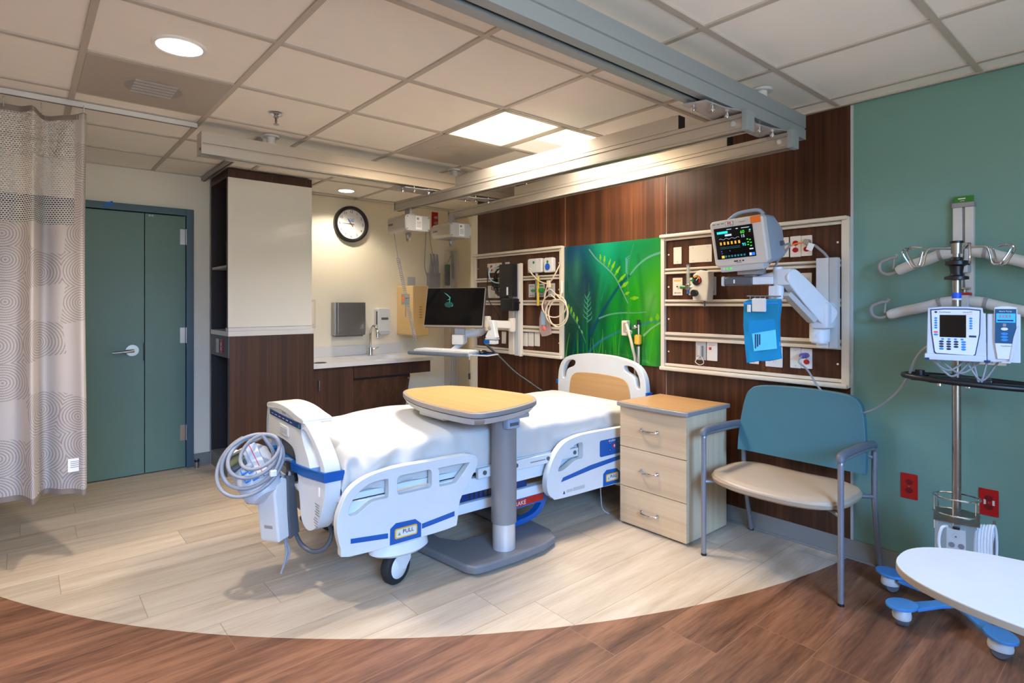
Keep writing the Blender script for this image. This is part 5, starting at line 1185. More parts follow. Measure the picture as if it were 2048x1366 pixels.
# ------------------------------------------------------------------ guest chair
t = thing('guest_chair', 'wide guest chair with teal back, taupe seat and grey tube frame', 'chair', (-1.350, 3.10, 0))
hx = .346
for s in (-1, 1):
    x = s*hx
    g = G(); g.tube([(x, -.255, .004), (x, -.255, .64)] + spl([(x, -.255, .64), (x, -.248, .658), (x, -.225, .668)], 3)[1:], .0135, CHAIRSTEEL, 12); g.cyl((x, -.255, 0), (x, -.255, .012), .0145, BLACK, n=14); g.obj('front_leg', t)
    g = G(); g.tube(spl([(x, -.225, .668), (x, .0, .664), (x, .15, .655), (x, .185, .640), (x, .19, .60), (x, .19, .42), (x, .20, .34), (x, .245, .14), (x, .282, .004)], 5), .0135, CHAIRSTEEL, 12); g.cyl((x, .281, 0), (x, .283, .012), .0145, BLACK, n=14); g.obj('rear_leg', t)
    g = G(); pts = spl([(x, -.262, .655), (x, -.255, .676), (x, -.20, .685), (x, -.02, .682), (x, .12, .674), (x, .185, .662)], 5)
    bmv = []
    g.tube(pts, [.012]+[.020]*(len(pts)-2)+[.012], ARMGREY, 12); g.obj('arm_pad', t, label='charcoal arm pad')
    g = G(); g.tube([(x, .19, .40), (s*(hx-.06), .12, .405)], .010, CHAIRSTEEL, 10); g.tube([(x, -.255, .405), (s*(hx-.07), -.20, .41)], .010, CHAIRSTEEL, 10); g.obj('side_stretcher', t)
g = G(); g.tube([(-hx+.06, .12, .405), (hx-.06, .12, .405)], .010, CHAIRSTEEL, 10); g.tube([(-hx+.07, -.20, .41), (hx-.07, -.20, .41)], .010, CHAIRSTEEL, 10); g.obj('seat_frame', t)
def seat(u, v):
    a = 2*PI*u; c, s = math.cos(a), math.sin(a); r = min(1, v*1.0)
    ox = .345*math.copysign(abs(c)**.55, c); oy = .225*math.copysign(abs(s)**.55, s)-.06
    if s < 0: oy -= .055*(1-(ox/.345)**2)
    q = [0, .55, .85, .97, 1, .985, .9, .5, 0]; zz = [.484, .483, .475, .460, .440, .420, .408, .402, .402]
    i = min(int(v*8), 7); f = v*8-i; k = q[i]*(1-f)+q[i+1]*f; z = zz[i]*(1-f)+zz[i+1]*f
    dip = -.012*math.exp(-((ox*k)/.25)**2) if v < .5 else 0
    return (ox*k, -.06+(oy+.06)*k, z+dip)
g = G(); g.surf(seat, 72, 32, SEATTAN); g.obj('seat', t, label='taupe vinyl seat', angle=70)
bo = [(p.x, p.y) for p in spl([(-.335, .545, 0), (-.33, .68, 0), (-.312, .82, 0), (-.285, .88, 0), (-.22, .905, 0), (0, .912, 0), (.22, .905, 0), (.285, .88, 0), (.312, .82, 0), (.33, .68, 0), (.335, .545, 0), (.32, .525, 0), (.20, .535, 0), (0, .54, 0), (-.20, .535, 0), (-.32, .525, 0)], 4, True)]
def bbend(x, y, z): return (x, y + .165 + .045*(z-.54)/.37 - .055*(abs(x)/.335)**2.2, z)
g = G(); g.prism(bo, -.018, .022, BACKTEAL, bev=.014, seg=3, bend=bbend); bk = g.obj('backrest', t, label='teal vinyl backrest')
for s in (-1, 1): g = G(); g.tube([(s*.336, .182, .60), (s*.30, .15, .62)], .009, CHAIRSTEEL, 8); g.obj('back_bracket', t)

# ------------------------------------------------------------------ white oval table
t = thing('oval_table', 'white oval table top in the lower right corner', 'table', (-.05, 1.765, 0))
ov = [(.43*math.copysign(abs(math.cos(a))**.82, math.cos(a)), .212*math.copysign(abs(math.sin(a))**.82, math.sin(a))) for a in [2*PI*k/80 for k in range(80)]]
g = G(); g.prism(ov, .701, .7185, BEIGE_D, axis='z', bev=.002); tp = g.obj('edge_band', t)
g = G(); g.prism([(a*.998, b*.998) for a, b in ov], .716, .721, WHITE_G, axis='z', bev=.0015); g.obj('table_top', t, label='white laminate top')
g = G(); g.cyl((.08, 0, .03), (.08, 0, .70), .03, GREY_LT, n=28); g.obj('column', t)
g = G(); g.cyl((.08, 0, .68), (.08, 0, .702), .10, GREY_LT, n=28); g.cyl((.08, 0, 0), (.08, 0, .03), .2, GREY_LT, n=40, bev=.006); g.obj('base', t)
# ------------------------------------------------------------------ red outlets on the teal wall
c, w, h = rect_of(1802, 947, 1836, 997, YH+.012); outlet('wall_outlet', 'red wall outlet behind the guest chair arm', c, 0, w, h, RED, sockm=REDDK)
c, w, h = rect_of(1958, 978, 1998, 1031, YH+.012); o = outlet('wall_outlet', 'red wall outlet with two white ports to the right of the drip stand', c, 0, w, h, RED, sockm=REDDK)
g = G(); g.b(-.018, -.010, -.0085, -.005, -.010, .012, WHITE); g.b(.014, .022, -.0085, -.005, -.010, .012, WHITE); g.obj('usb_port', o)
c, w, h = rect_of(1990, 692, 2013, 727, YH+.012); t = outlet('blank_plate', 'pale wall plate mostly hidden behind the infusion pump', (c[0]-.03, c[1], c[2]), 0, w+.06, h+.02, PLATE, cat='wall plate', style='blank')

# ------------------------------------------------------------------ wall rail storing the lift spreader bars
t = thing('spreader_storage_rail', 'pale vertical wall rail with a green label on the teal wall', 'wall rail', (-.662, YH+.012, 0))
g = G(); g.b(-.040, -.004, -.035, 0, 1.16, 1.845, BUFFALU, .003); g.b(.006, .040, -.035, 0, 1.16, 1.845, BUFFALU, .003); g.b(-.01, .012, -.025, 0, 1.16, 1.845, GREY_MID); g.obj('profile', t)
g = G(); g.b(-.043, .043, -.042, 0, 1.838, 1.862, GREY_MID, .004); g.obj('end_cap', t)
g = G(); g.b(-.037, .039, -.030, -.026, 1.860, 1.892, GREENLABEL, .001)
g.b(-.020, .008, -.0308, -.0298, 1.878, 1.883, PAPER); g.b(-.012, .004, -.0308, -.0298, 1.869, 1.871, PAPER); g.obj('green_label', t, label='green label on top')
for z in (1.64, 1.43):
    g = G(); g.b(-.012, .034, -.075, -.03, z-.012, z+.004, RED, .002); rh = g.obj('red_latch', t, label='red latch tab')
    g = G(); g.b(-.014, .03, -.065, -.03, z+.018, z+.028, STEEL, .002); g.cyl((.008, -.05, z), (.008, -.05, z+.02), .006, STEEL, n=10); g.obj('steel_clip', rh)
def spreader(zc, drop, half, label):
    t = thing('spreader_bar', label, 'spreader bar', (-.655, YH-.075, zc))
    for s in (-1, 1):
        g = G(); pts = spl([(s*.085, 0, -.008), (s*half*.5, 0, -.02-drop*.15), (s*half*.8, 0, -.02-drop*.6), (s*half, 0, -.02-drop)], 6)
        g.tube(pts, [.026]+[.0255]*(len(pts)-3)+[.022, .020], BUFFALU, 16); ar = g.obj('arm', t)
        g = G(); e = pts[-1]; g.tube(spl([(e.x-s*.01, 0, e.z), (e.x+s*.04, 0, e.z-.014), (e.x+s*.072, 0, e.z+.005), (e.x+s*.072, 0, e.z+.045), (e.x+s*.03, -.002, e.z+.065), (e.x+s*.005, 0, e.z+.07), (e.x-s*.005, 0, e.z+.085)], 5), .008, GREY_MID, 8)
        g.tube([(e.x+s*.016, 0, e.z+.012), (e.x+s*.012, 0, e.z+.07)], .005, GREY_MID, 6); g.obj('sling_hook', ar, label='grey sling hook')
        g = G(); g.tube([(s*.078, 0, -.006), (s*.092, 0, -.009)], .029, GREY_MID, 18); g.obj('ring', t)
    g = G(); g.tube(spl([(-.085, 0, -.008), (0, 0, .002), (.085, 0, -.008)], 5), .027, BUFFALU, 16); g.b(-.03, .03, -.032, .03, -.045, .03, GREY_LT, .008); g.b(-.025, .025, -.02, .05, -.10, -.03, GREY_LT, .008); g.obj('hub', t)
spreader(1.625, .062, .262, 'upper grey spreader bar hung on the wall rail'); spreader(1.392, .05, .30, 'lower grey spreader bar hung behind the infusion pump')

# ------------------------------------------------------------------ drip stand
PX, PY = -.630, 3.105; RZP = math.radians(11)
t = thing('iv_pole', 'stainless drip stand on grey wheeled legs coloured by blue daylight by the teal wall', 'iv pole', (PX, PY, 0), RZP)
g = G(); g.cyl((0, 0, .09), (0, 0, 1.53), .0165, STEEL, n=20); g.cyl((0, 0, 1.5), (0, 0, 1.655), .0135, STEEL, n=20); g.obj('pole', t)
g = G(); g.cyl((0, 0, 1.60), (0, 0, 1.648), .020, STEEL, n=20); g.cyl((0, 0, 1.646), (0, 0, 1.656), .024, BLACK, n=20); g.obj('hook_hub', t)
for k, a in enumerate((8, -14, 172, 194)):
    r = math.radians(a); ux, uy = math.cos(r), math.sin(r); ln = .115 if k in (0, 2) else .10
    def hp(d, z, sdn=0): return (ux*d-uy*sdn, uy*d+ux*sdn, z)
    g = G(); g.tube(spl([hp(.01, 1.622), hp(ln*.6, 1.626), hp(ln, 1.624), hp(ln+.012, 1.60), hp(ln+.022, 1.555), hp(ln+.045, 1.548), hp(ln+.062, 1.57), hp(ln+.082, 1.615, .01), hp(ln+.07, 1.632, .03), hp(ln+.035, 1.628, .045)], 5), .0042, CHROME, 8); g.obj('bag_hook', t)
for a in (-80, 100):
    r = math.radians(a); ux, uy = math.cos(r), math.sin(r); g = G()
    g.tube(spl([(ux*.01+.03, uy*.01, 1.625), (ux*.05+.035, uy*.05, 1.638), (ux*.06+.035, uy*.06, 1.60), (ux*.062+.035, uy*.062, 1.56), (ux*.045+.035, uy*.045, 1.55)], 5), .0042, CHROME, 8); g.obj('bag_hook', t)
g = G(); g.lathe([(.018, 1.585), (.022, 1.583), (.024, 1.572), (.041, 1.568), (.042, 1.552), (.026, 1.545), (.022, 1.515), (.026, 1.505), (.043, 1.50), (.044, 1.488), (.018, 1.484)], BLACK, n=28); g.obj('height_knob', t, label='black locking knob')
g = G(); g.tube([(0, 0, 1.405), (0, 0, 1.43)], .0172, plain('blue sticker', (20, 90, 220), .4), 20, caps=False); g.tube([(-.0, 0, 1.398), (0, 0, 1.4055)], .0171, PAPER, 20, caps=False); g.obj('sticker', t, label='blue and white sticker')
g = G(); g.tube([(.245*math.cos(2*PI*k/48)+.055, -.02+.115*math.sin(2*PI*k/48), 1.048-.012*math.cos(2*PI*k/48)) for k in range(48)], .0125, BLACK, 10, closed=True)
g.b(-.10, .12, -.05, .05, 1.032, 1.062, BLACK, .008); g.tube([(-.16, -.06, 1.05), (.25, .06, 1.03)], .009, BLACK, 8); g.obj('handle_ring', t, label='black oval push handle')
g = G(); g.cyl((-.13, -.02, 1.05), (-.13, -.02, 1.085), .018, BLACK, n=16); g.b(-.03, .02, -.053, -.048, 1.042, 1.052, BLUE, .001); g.cyl((.04, -.02, 1.02), (.04, -.02, 1.035), .012, CHROME); g.cyl((-.06, -.02, 1.02), (-.06, -.02, 1.035), .012, CHROME); g.obj('handle_clamp', t)
g = G()
for zz, s0, s1 in ((.545, 0, 360), (.475, 0, 360)):
    g.tube([(.0+.082*math.cos(2*PI*k/36), -.03+.06*math.sin(2*PI*k/36), zz) for k in range(36)], .0035, CHROME, 6, closed=True)
for k in range(6): a = 2*PI*k/6+.4; g.tube([(.082*math.cos(a), -.03+.06*math.sin(a), .545), (.082*math.cos(a), -.03+.06*math.sin(a), .40)], .0028, CHROME, 6)
g.obj('wire_basket', t, label='chrome wire basket')
g = G(); g.b(-.075, .07, -.10, -.03, .28, .46, CLEARP, .004); g.obj('cord_box', t, label='clear fronted cord box')
g = G(); g.b(-.078, .078, -.045, .045, -.002, .003, STEEL, .001, M=Matrix.Translation((0, -.075, .472)) @ Matrix.Rotation(math.radians(20), 4, 'X')); g.obj('cord_box_lid', t, label='slanted steel lid')
g = G(); g.cyl((0, 0, .062), (0, 0, .105), .045, DISC_BLUELIT, r1=.03, n=28); hub = g.obj('base_hub', t)
for k in range(5):
    a = math.radians(k*72-132) - RZP*0; ux, uy = math.cos(a), math.sin(a); R_ = .275
    g = G(); pr = [(-.0, -.035), (.10, -.024), (R_-.06, -.03), (R_-.05, .03), (.10, .024), (0, .035)]
    M = Matrix.Rotation(a, 4, 'Z'); g.prism(pr, .066, .082, DISC_BLUELIT, axis='z', M=M, bev=.005)
    g.prism([(R_+.065*math.cos(2*PI*q/28), .052*math.sin(2*PI*q/28)) for q in range(28)], .082, .095, DISC_BLUELIT, axis='z', M=M, bev=.003); lg = g.obj('leg', t)
    g = G(); cx, cy = ux*R_, uy*R_; b2 = a+.9
    Mw = Matrix.Translation((cx, cy, .034)) @ Matrix.Rotation(b2, 4, 'Z')
    g.lathe([(0, -.024), (.026, -.024), (.033, -.016), (.034, 0), (.033, .016), (.026, .024), (0, .024)], GREY_DK, Mw @ RX90, 24)
    g.lathe([(.0, .040), (.022, .038), (.034, .024), (.038, .0), (.036, -.012)], GREY_LT, Mw @ Matrix.Translation((0, 0, .014)) @ Matrix.Diagonal((1.1, .95, 1, 1)), 24); g.cyl((cx, cy, .05), (cx, cy, .084), .010, GREY_LT, n=12); g.obj('caster', lg)
# power strip in the cord box and its coiled lead
c = CAM + ray(1922, 1068)*2.44; t = thing('power_strip', 'white hospital power strip hanging inside the drip stand cord box', 'power strip', (PX, PY, 0), RZP)
g = G(); g.b(-.035, .032, -.095, -.06, .27, .425, WHITE, .006); g.obj('housing', t)
for x in (-.016, .016):
    g = G(); g.cyl((x, -.0975, .355), (x, -.094, .355), .011, INK, n=18); g.obj('socket', t)
g = G(); g.prism(circ(-.002, .395, .013, 22), -.0965, -.0945, GREY_LT, holes=[circ(-.002, .395, .011, 22)]); g.cyl((-.002, -.0965, .392), (-.002, -.0945, .392), .004, INK, n=10); g.b(-.012, .012, -.105, -.08, .425, .437, BLACK, .003); g.obj('mark', t)
text('TRIPP-LITE', .013, INK, t, on_front(-.001, -.0958, .316))
t = thing('power_strip_cable', 'pale coiled power strip cable hanging beside the drip stand', 'cord', (PX, PY, 0), RZP)
g = G(); pts = []
for k in range(6*20):
    a = 2*PI*k/20; f = k/20; pts.append((.070+.010*f-.018*math.cos(a)*0 + .028*math.cos(a)*.45, -.05+.022*math.cos(a), .345+.10*math.sin(a)+.002*f))
g.tube(spl(pts, 2), .0055, CORD_W, 8); g.obj('coil', t); g = G(); g.tube(spl([(-.03, -.09, .43), (-.05, -.10, .42), (-.06, -.10, .36), (-.05, -.10, .30)], 5), .006, CORD_W, 8); g.obj('lead', t)
g = G(); g.cyl((.125, -.03, .32), (.125, -.03, .47), .005, STEEL, n=10); g.obj('hook', t)

# infusion pump clamped on the pole
cpt = CAM + ray(1911, 666)*2.40
t = thing('infusion_pump', 'pale blue infusion pump with keypad and side module on the drip stand', 'infusion pump', cpt, RZP)
PUMPB = plain('pale pump housing', (205, 214, 228), .35); PUMPF = plain('white pump face', (228, 234, 240), .35)
g = G(); g.prism([(-.098, -.105), (-.094, .105), (-.05, .111), (.04, .111), (.088, .106), (.090, .085), (.098, .083), (.100, -.112)], -.01, .07, PUMPB, bev=.006); g.b(-.105, .1, -.02, .06, -.116, -.09, PUMPB, .005); bd = g.obj('main_unit', t)
def face(k, d): return [(a*k, b*k) for a, b in ((-.085, .099), (-.04, .103), (.04, .103), (.082, .098), (.080, .0), (.066, -.088), (.06, -.094), (-.066, -.090), (-.072, -.084), (-.082, 0))]
g = G(); g.prism(face(1, 0), -.013, -.008, NAVY, bev=.0008); g.prism(face(.955, 0), -.0142, -.0125, PUMPF); fc = g.obj('keypad_face', bd, label='white face with a navy outline')
g = G(); g.b(-.053, .035, -.0155, -.0135, -.018, .076, SCREEN, .001); g.obj('display', fc)
KB = plain('blue key', (40, 140, 220), .4); KN = plain('navy key', (20, 44, 80), .4)
def key(x, z, rx, rz_, m): g = G(); g.prism(circ(x, z, rx, 16, rz_), -.0152, -.014, m); g.obj('key', fc)
for k in range(5):
    for x in (-.066, .050): key(x, .062-.0102*k, .0055, .0042, KB)
for k in range(4): key(-.043+.0215*k, -.026, .0052, .0040, KB)
for k in range(4):
    for j in range(4):
        if (k, j) != (2, 3): key(-.047+.0245*k, -.0365-.0103*j, .0082, .0044, KB if k == 3 or (k, j) == (0, 3) else KN)
key(-.066, .003, .008, .0042, plain('salmon key', (240, 110, 100), .4)); key(-.066, -.008, .008, .0042, KB)
g = G(); g.b(.044, .068, -.0155, -.0135, -.016, -.008, NAVY, .001); g.obj('lock_slider', fc)
text('CareFusion', .0085, INK, fc, on_front(-.036, -.0144, .0875)); text('alaris PC', .009, INKG, fc, on_front(.040, -.0144, .0875))
g = G(); g.prism(circ(-.066, .0875, .005, 16, .004), -.0150, -.0138, INK); g.b(.03, .055, -.0148, -.0138, .0785, .0793, INKR); g.obj('logo', fc)
g = G(); g.b(.102, .205, -.008, .062, -.114, .082, PUMPB, .005); md = g.obj('side_module', t, label='narrow side pump module')
MT = plain('deep teal module face', (12, 84, 128), .35)
g = G(); g.prism([(.123, .098), (.125, .108), (.145, .113), (.17, .113), (.192, .108), (.194, .098), (.192, -.03), (.180, -.10), (.134, -.10), (.124, -.03)], -.018, -.006, PUMPF, bev=.003); dr = g.obj('module_door', md)
g = G(); g.b(.126, .191, -.0196, -.0175, -.036, .102, MT); g.b(.128, .188, -.0196, -.0175, -.054, -.038, PUMPF); g.obj('module_face', dr, label='deep teal keypad strip')
g = G(); LB = glow('backlit blue display', (40, 150, 255), .7)
g.b(.130, .188, -.0204, -.019, .048, .084, LB)
for k in range(4): g.b(.138+.010*k, .145+.010*k, -.0208, -.02, .066, .079, plain('olive digit', (90, 110, 90), .5) if False else GREY_MID)
g.b(.133, .182, -.0208, -.02, .053, .059, NAVY); g.obj('module_display', dr, label='backlit blue display')
g = G(); g.prism(circ(.155, .022, .011, 18, .006), -.021, -.019, PUMPF); g.obj('key', dr)
for z in (.003, -.010, -.022): g = G(); g.prism(circ(.155, z, .011, 18, .005), -.021, -.019, KB); g.obj('key', dr)
g = G(); g.b(.150, .160, -.0205, -.019, .032, .044, GREY_MID, .001); g.obj('key', dr)
text('Alaris Pump', .008, PUMPF, dr, on_front(.158, -.0198, .0925)); text('CareFusion', .007, INK, dr, on_front(.160, -.0198, -.046))
g = G(); g.prism([(.182, -.01), (.192, .03), (.197, .034), (.190, -.06), (.176, -.104), (.170, -.104)], -.022, -.016, PUMPB, bev=.001); g.b(.145, .175, -.02, -.005, -.116, -.108, WHITE, .003); g.obj('latch_arm', dr)
g = G(); g.b(-.104, -.088, -.022, -.01, -.116, -.107, NAVY, .001); g.b(.092, .112, -.022, -.005, -.117, -.107, NAVY, .001); g.obj('release_catch', t)
g = G(); g.cyl((-.0, .09, -.05), (0, .09, .05), .03, GREY_MID, n=20); g.b(-.04, .04, .06, .10, -.03, .03, GREY_MID, .006); g.obj('pole_clamp', t)
for k, (a, b, dd_) in enumerate(((-.08, .03, .05), (-.075, .05, .075), (-.05, .08, .06), (.03, .14, .085), (.05, .11, .10))):
    g = G(); g.tube(spl([(a, .03, -.11), (a+.01, .03, -.13), ((a+b)/2, .02, -.11-dd_), (b-.01, .03, -.13), (b, .03, -.105)], 6), .0042, CORD_G, 7); g.obj('cable_loop', t)
t = thing('pump_power_cable', 'grey cord sagging from the infusion pump to the purple plug', 'cord', (0, 0, 0))
pp = [CAM+ray(u, v)*d for u, v, d in ((1866, 688, 2.46), (1848, 698, 2.50), (1830, 720, 2.55), (1815, 755, 2.62), (1790, 788, 2.72), (1750, 818, 2.84), (1715, 826, 2.94), (1680, 812, 3.03), (1640, 778, 3.12), (1615, 740, 3.17))] + [PURP+Vector((-.005, -.09, -.03)), PURP+Vector((-.005, -.045, -.002))]
g = G(); g.tube(spl(pp, 6), .0052, CORD_G, 8); g.obj('cord', t)
g = G(); g.cyl(PURP+Vector((0, -.05, 0)), PURP, .016, PURPLE, n=16, bev=.003); g.cyl(PURP+Vector((-.02, -.035, 0)), PURP+Vector((0, -.035, 0)), .011, PURPLE, n=12); g.obj('plug', t, label='purple plug')

# ------------------------------------------------------------------ patient monitor and its arm
mc = CAM + ray(1484, 482)*3.13
t = thing('patient_monitor', 'small bedside vital signs monitor with an orange corner and lit screen', 'monitor', mc, rot=(math.radians(11), math.radians(-2.5), math.radians(1)))
MB_, MG = plain('pale monitor bezel', (206, 200, 190), .4), plain('blue grey monitor shell', (150, 164, 180), .45)
g = G(); g.prism(rrect(-.150, .150, -.128, .128, .022, 5), -.05, .005, MB_, bev=.012, seg=3); fr = g.obj('front_bezel', t)
g = G()
bm = bmesh.new(); A = [bm.verts.new((a, .0, b)) for a, b in rrect(-.148, .149, -.135, .127, .02, 4)]; B = [bm.verts.new((a, .10, b)) for a, b in rrect(-.146, .148, -.137, .112, .02, 4)]; C2 = [bm.verts.new((a, .20, b)) for a, b in rrect(-.12, .138, -.128, .045, .02, 4)]
for P_, Q_ in ((A, B), (B, C2)):
    for i in range(len(P_)): bm.faces.new((P_[i], P_[(i+1) % len(P_)], Q_[(i+1) % len(P_)], Q_[i]))
bm.faces.new(A); bm.faces.new(C2[::-1]); bmesh.ops.recalc_face_normals(bm, faces=bm.faces); g.add(bm, MG); g.obj('rear_shell', t, label='blue grey rear shell')
g = G(); g.tube(spl([(-.07, .02, .122), (-.02, .03, .15), (.05, .03, .155), (.10, .03, .15), (.125, .025, .125)], 5), .010, MG, 10); g.obj('carry_handle', t)
g = G(); g.b(-.127, .092, -.053, -.048, -.085, .088, SCREEN, .002); sc = g.obj('screen', fr, label='black lit screen')
E_ = {k: glow('screen '+k, c, .55) for k, c in (('cyan', (40, 220, 220)), ('green', (60, 220, 60)), ('amber', (220, 160, 60)), ('pale', (190, 210, 225)), ('blue', (40, 120, 230)), ('yellow', (230, 190, 70)), ('teal', (20, 110, 120)), ('violet', (90, 70, 150)))}
YS = -.0537
def scr(x0, x1, z0, z1, k): g = G(); g.b(x0, x1, YS-.0005, YS+.0005, z0, z1, E_[k]); g.obj('readout', sc)
def wave(f, k, n=60): g = G(); g.tube([(-.102+.115*q/n, YS, f(q/n)) for q in range(n+1)], .0006, E_[k], 5); g.obj('trace', sc)
scr(-.110, -.048, .055, .068, 'cyan'); scr(-.066, -.028, .040, .050, 'pale'); scr(-.052, -.025, .074, .077, 'pale'); scr(.0, .012, .072, .076, 'pale'); scr(.03, .075, .072, .075, 'pale'); scr(.072, .080, .055, .062, 'cyan'); scr(.07, .078, .048, .051, 'amber')
for k in range(6): scr(-.100+.021*k, -.090+.021*k, -.006, .010, 'amber')
wave(lambda q: -.019+.002*math.sin(q*40), 'teal'); wave(lambda q: -.027+.0015*math.sin(q*55), 'teal'); wave(lambda q: .026+.003*math.sin(q*22), 'pale')
for x, z in ((.052, .008), (.066, .004), (.054, -.008), (.069, -.012), (.053, -.022), (.068, -.029)): scr(x, x+.009, z, z+.005, 'green')
scr(.062, .082, -.046, -.040, 'pale'); scr(-.1, -.094, -.044, -.038, 'violet'); scr(-.098, -.092, -.056, -.051, 'violet'); scr(-.052, -.045, -.044, -.040, 'violet')
scr(-.100, -.084, -.079, -.065, 'yellow')
for k in range(7): scr(-.080+.0175*k, -.070+.0175*k, -.076, -.066, 'teal')
scr(.072, .087, -.078, -.063, 'blue'); scr(.058, .07, -.078, -.063, 'pale')
for s_, k, x, z, sz in (('60', 'green', .034, .052, .024), ('15', 'pale', .034, .030, .022), ('95', 'cyan', .036, -.016, .022)): text(s_, sz, E_[k], sc, on_front(x, YS-.0004, z), 'number', .0004)
g = G(); g.b(.083, .140, -.0535, -.02, .089, .126, ORANGE, .006); g.obj('alarm_corner', fr, label='orange alarm corner')
g = G(); g.b(-.055, -.012, -.0515, -.049, .094, .118, NAVY); g.b(-.053, -.014, -.0520, -.0505, .096, .116, PAPER); g.b(-.045, -.022, -.0524, -.0515, .106, .113, INKR); g.b(-.048, -.018, -.0524, -.0515, .100, .103, INK); g.obj('asset_sticker', fr, label='white asset sticker')
g = G()
for k in range(3): g.b(-.13+.025*k, -.115+.025*k, -.0515, -.0495, .108, .113, INKG)
g.b(.02, .055, -.0512, -.0498, .105, .108, INKG)
for a, b in ((-.035, -.012), (-.004, .003), (.012, .022)): g.b(a, b, -.0512, -.0498, -.105, -.098, INK)
g.b(-.022, .008, -.0512, -.0498, -.112, -.1085, INKG); g.obj('bezel_print', fr)
g = G(); g.b(-.125, .12, -.046, .03, -.160, -.124, GREY_LT, .008); lo = g.obj('lower_fascia', t)
g = G(); g.cyl((-.082, -.0475, -.140), (-.082, -.045, -.140), .006, E_['green'], n=14); g.obj('status_light', lo); g = G(); g.cyl((-.060, -.0475, -.140), (-.060, -.045, -.140), .006, E_['green'], n=14); g.obj('status_light', lo); g = G(); g.cyl((-.1, -.0475, -.140), (-.1, -.045, -.140), .006, WHITE, n=14); g.obj('status_light', lo)
g = G(); g.b(.13, .16, .13, .155, -.06, -.035, GREY_DK, .003); g.obj('cable_plug', t)
# arm: wall track, lower elbow, sprung arm, post and handle
def ty(u, v, y): p = at_y(u, v, y); return Vector((p.x, p.y, p.z))
t = thing('monitor_mount', 'white sprung wall arm carrying the patient monitor', 'monitor arm', (0, 0, 0))
a, b = ty(1634, 517, YH-.07), ty(1677, 517, YH-.07); zb_ = ty(1655, 696, YH-.07).z; zt_ = a.z; xm = (a.x+b.x)/2
g = G(); g.b(a.x, xm+.01, YH-.085, YH-.045, zb_, zt_, WHITE, .003); g.b(xm+.012, b.x, YH-.085, YH-.045, zb_, zt_, GREY_LT, .003); g.b(xm-.03, xm+.04, YH-.06, YH-.03, zb_+.02, zt_-.02, GREY_MID); g.obj('wall_track', t)
ARMW = plain('white arm casting', (214, 220, 226), .35)
e0 = ty(1650, 630, YH-.15); e1 = ty(1580, 556, YH-.33)
g = G(); lo_ = ty(1640, 664, YH-.12)
g.b(e0.x-.06, e0.x+.035, YH-.20, YH-.08, e0.z-.075, e0.z+.07, ARMW, .02); g.cyl((lo_.x+.0, YH-.125, lo_.z-.06), (lo_.x+.0, YH-.125, lo_.z+.055), .05, ARMW, n=28, bev=.008); g.cyl((lo_.x-.01, YH-.18, lo_.z-.015), (lo_.x-.01, YH-.17, lo_.z-.015), .010, WHITE, n=14); g.obj('lower_elbow', t)
g = G(); dv = e1-e0; L_ = dv.length; M = Matrix.Translation(e0) @ dv.to_track_quat('X', 'Z').to_matrix().to_4x4()
g.prism([(p.x, p.y) for p in spl([(-.045, -.03, 0), (-.02, -.06, 0), (.06, -.062, 0), (L_-.02, -.045, 0), (L_+.035, -.02, 0), (L_+.035, .03, 0), (L_-.02, .048, 0), (.05, .052, 0), (-.03, .045, 0)], 4, True)], -.035, .035, ARMW, M=M, bev=.010, seg=3); am = g.obj('sprung_arm', t)
g = G(); g.cyl(M @ Vector((0.0, -.037, .01)), M @ Vector((0, -.033, .01)), .010, GREY_DK, n=14); g.cyl(M @ Vector((L_, -.037, .005)), M @ Vector((L_, -.033, .005)), .008, GREY_DK, n=14)
g.b(.03, L_-.04, -.03, .03, -.09, -.06, GREY_LT, .008, M=M); g.obj('arm_cover', am)
g = G(); g.cyl((e1.x-.055, e1.y-.01, e1.z-.11), (e1.x-.055, e1.y-.01, e1.z+.06), .026, ARMW, n=24, bev=.004); g.b(e1.x-.06, e1.x+.02, e1.y-.04, e1.y+.03, e1.z-.04, e1.z+.05, ARMW, .012); g.obj('knuckle', t)
mj = mc + Vector((.02, .07, -.165))
g = G(); g.tube([(e1.x-.055, e1.y-.01, e1.z+.02), (mj.x+.03, mj.y+.02, mj.z-.045), (mj.x, mj.y, mj.z-.03)], .022, ARMW, 12); g.b(mj.x-.06, mj.x+.06, mj.y-.05, mj.y+.05, mj.z-.02, mj.z+.012, GREY_MID, .006); g.b(mj.x-.03, mj.x+.03, mj.y-.03, mj.y+.03, mj.z-.05, mj.z-.015, GREY_MID, .006); g.obj('tilt_head', t, label='grey tilt head')
h0 = ty(1536, 561, e1.y-.03); h1 = ty(1446, 563, e1.y-.07)
g = G(); dv = h1-h0; M = Matrix.Translation(h0) @ dv.to_track_quat('X', 'Z').to_matrix().to_4x4(); L_ = dv.length
g.b(-.03, L_*.33, -.016, .016, -.022, .022, ARMW, .008, M=M); g.b(L_*.30, L_*.95, -.02, .02, -.026, .026, GREY_DK, .014, M=M, seg=3); g.b(L_*.95, L_+.005, -.02, .02, -.028, .028, GREY_LT, .012, M=M); g.b(L_*.7, L_*.73, -.021, .021, -.012, .008, PAPER, M=M); g.obj('grab_handle', t, label='dark grey grab handle')
g = G(); p0 = ty(1547, 585, e1.y-.02); g.b(p0.x-.022, p0.x+.022, p0.y-.015, p0.y+.015, ty(1547, 598, p0.y).z, e1.z-.04, ARMW, .006)
w0, w1 = ty(1494, 592, p0.y-.02), ty(1562, 598, p0.y-.02)
g.tube([w0, (w1.x, w1.y, w0.z-.003)], .0035, INKG, 6)
for k in range(6): x = w0.x+.02+.028*k; g.tube([(x, w0.y, w0.z), (x, w0.y-.012, w0.z-.03)], .0025, INKG, 5)
g.obj('accessory_rack', t)
bc = CAM + ray(1525, 660)*2.98
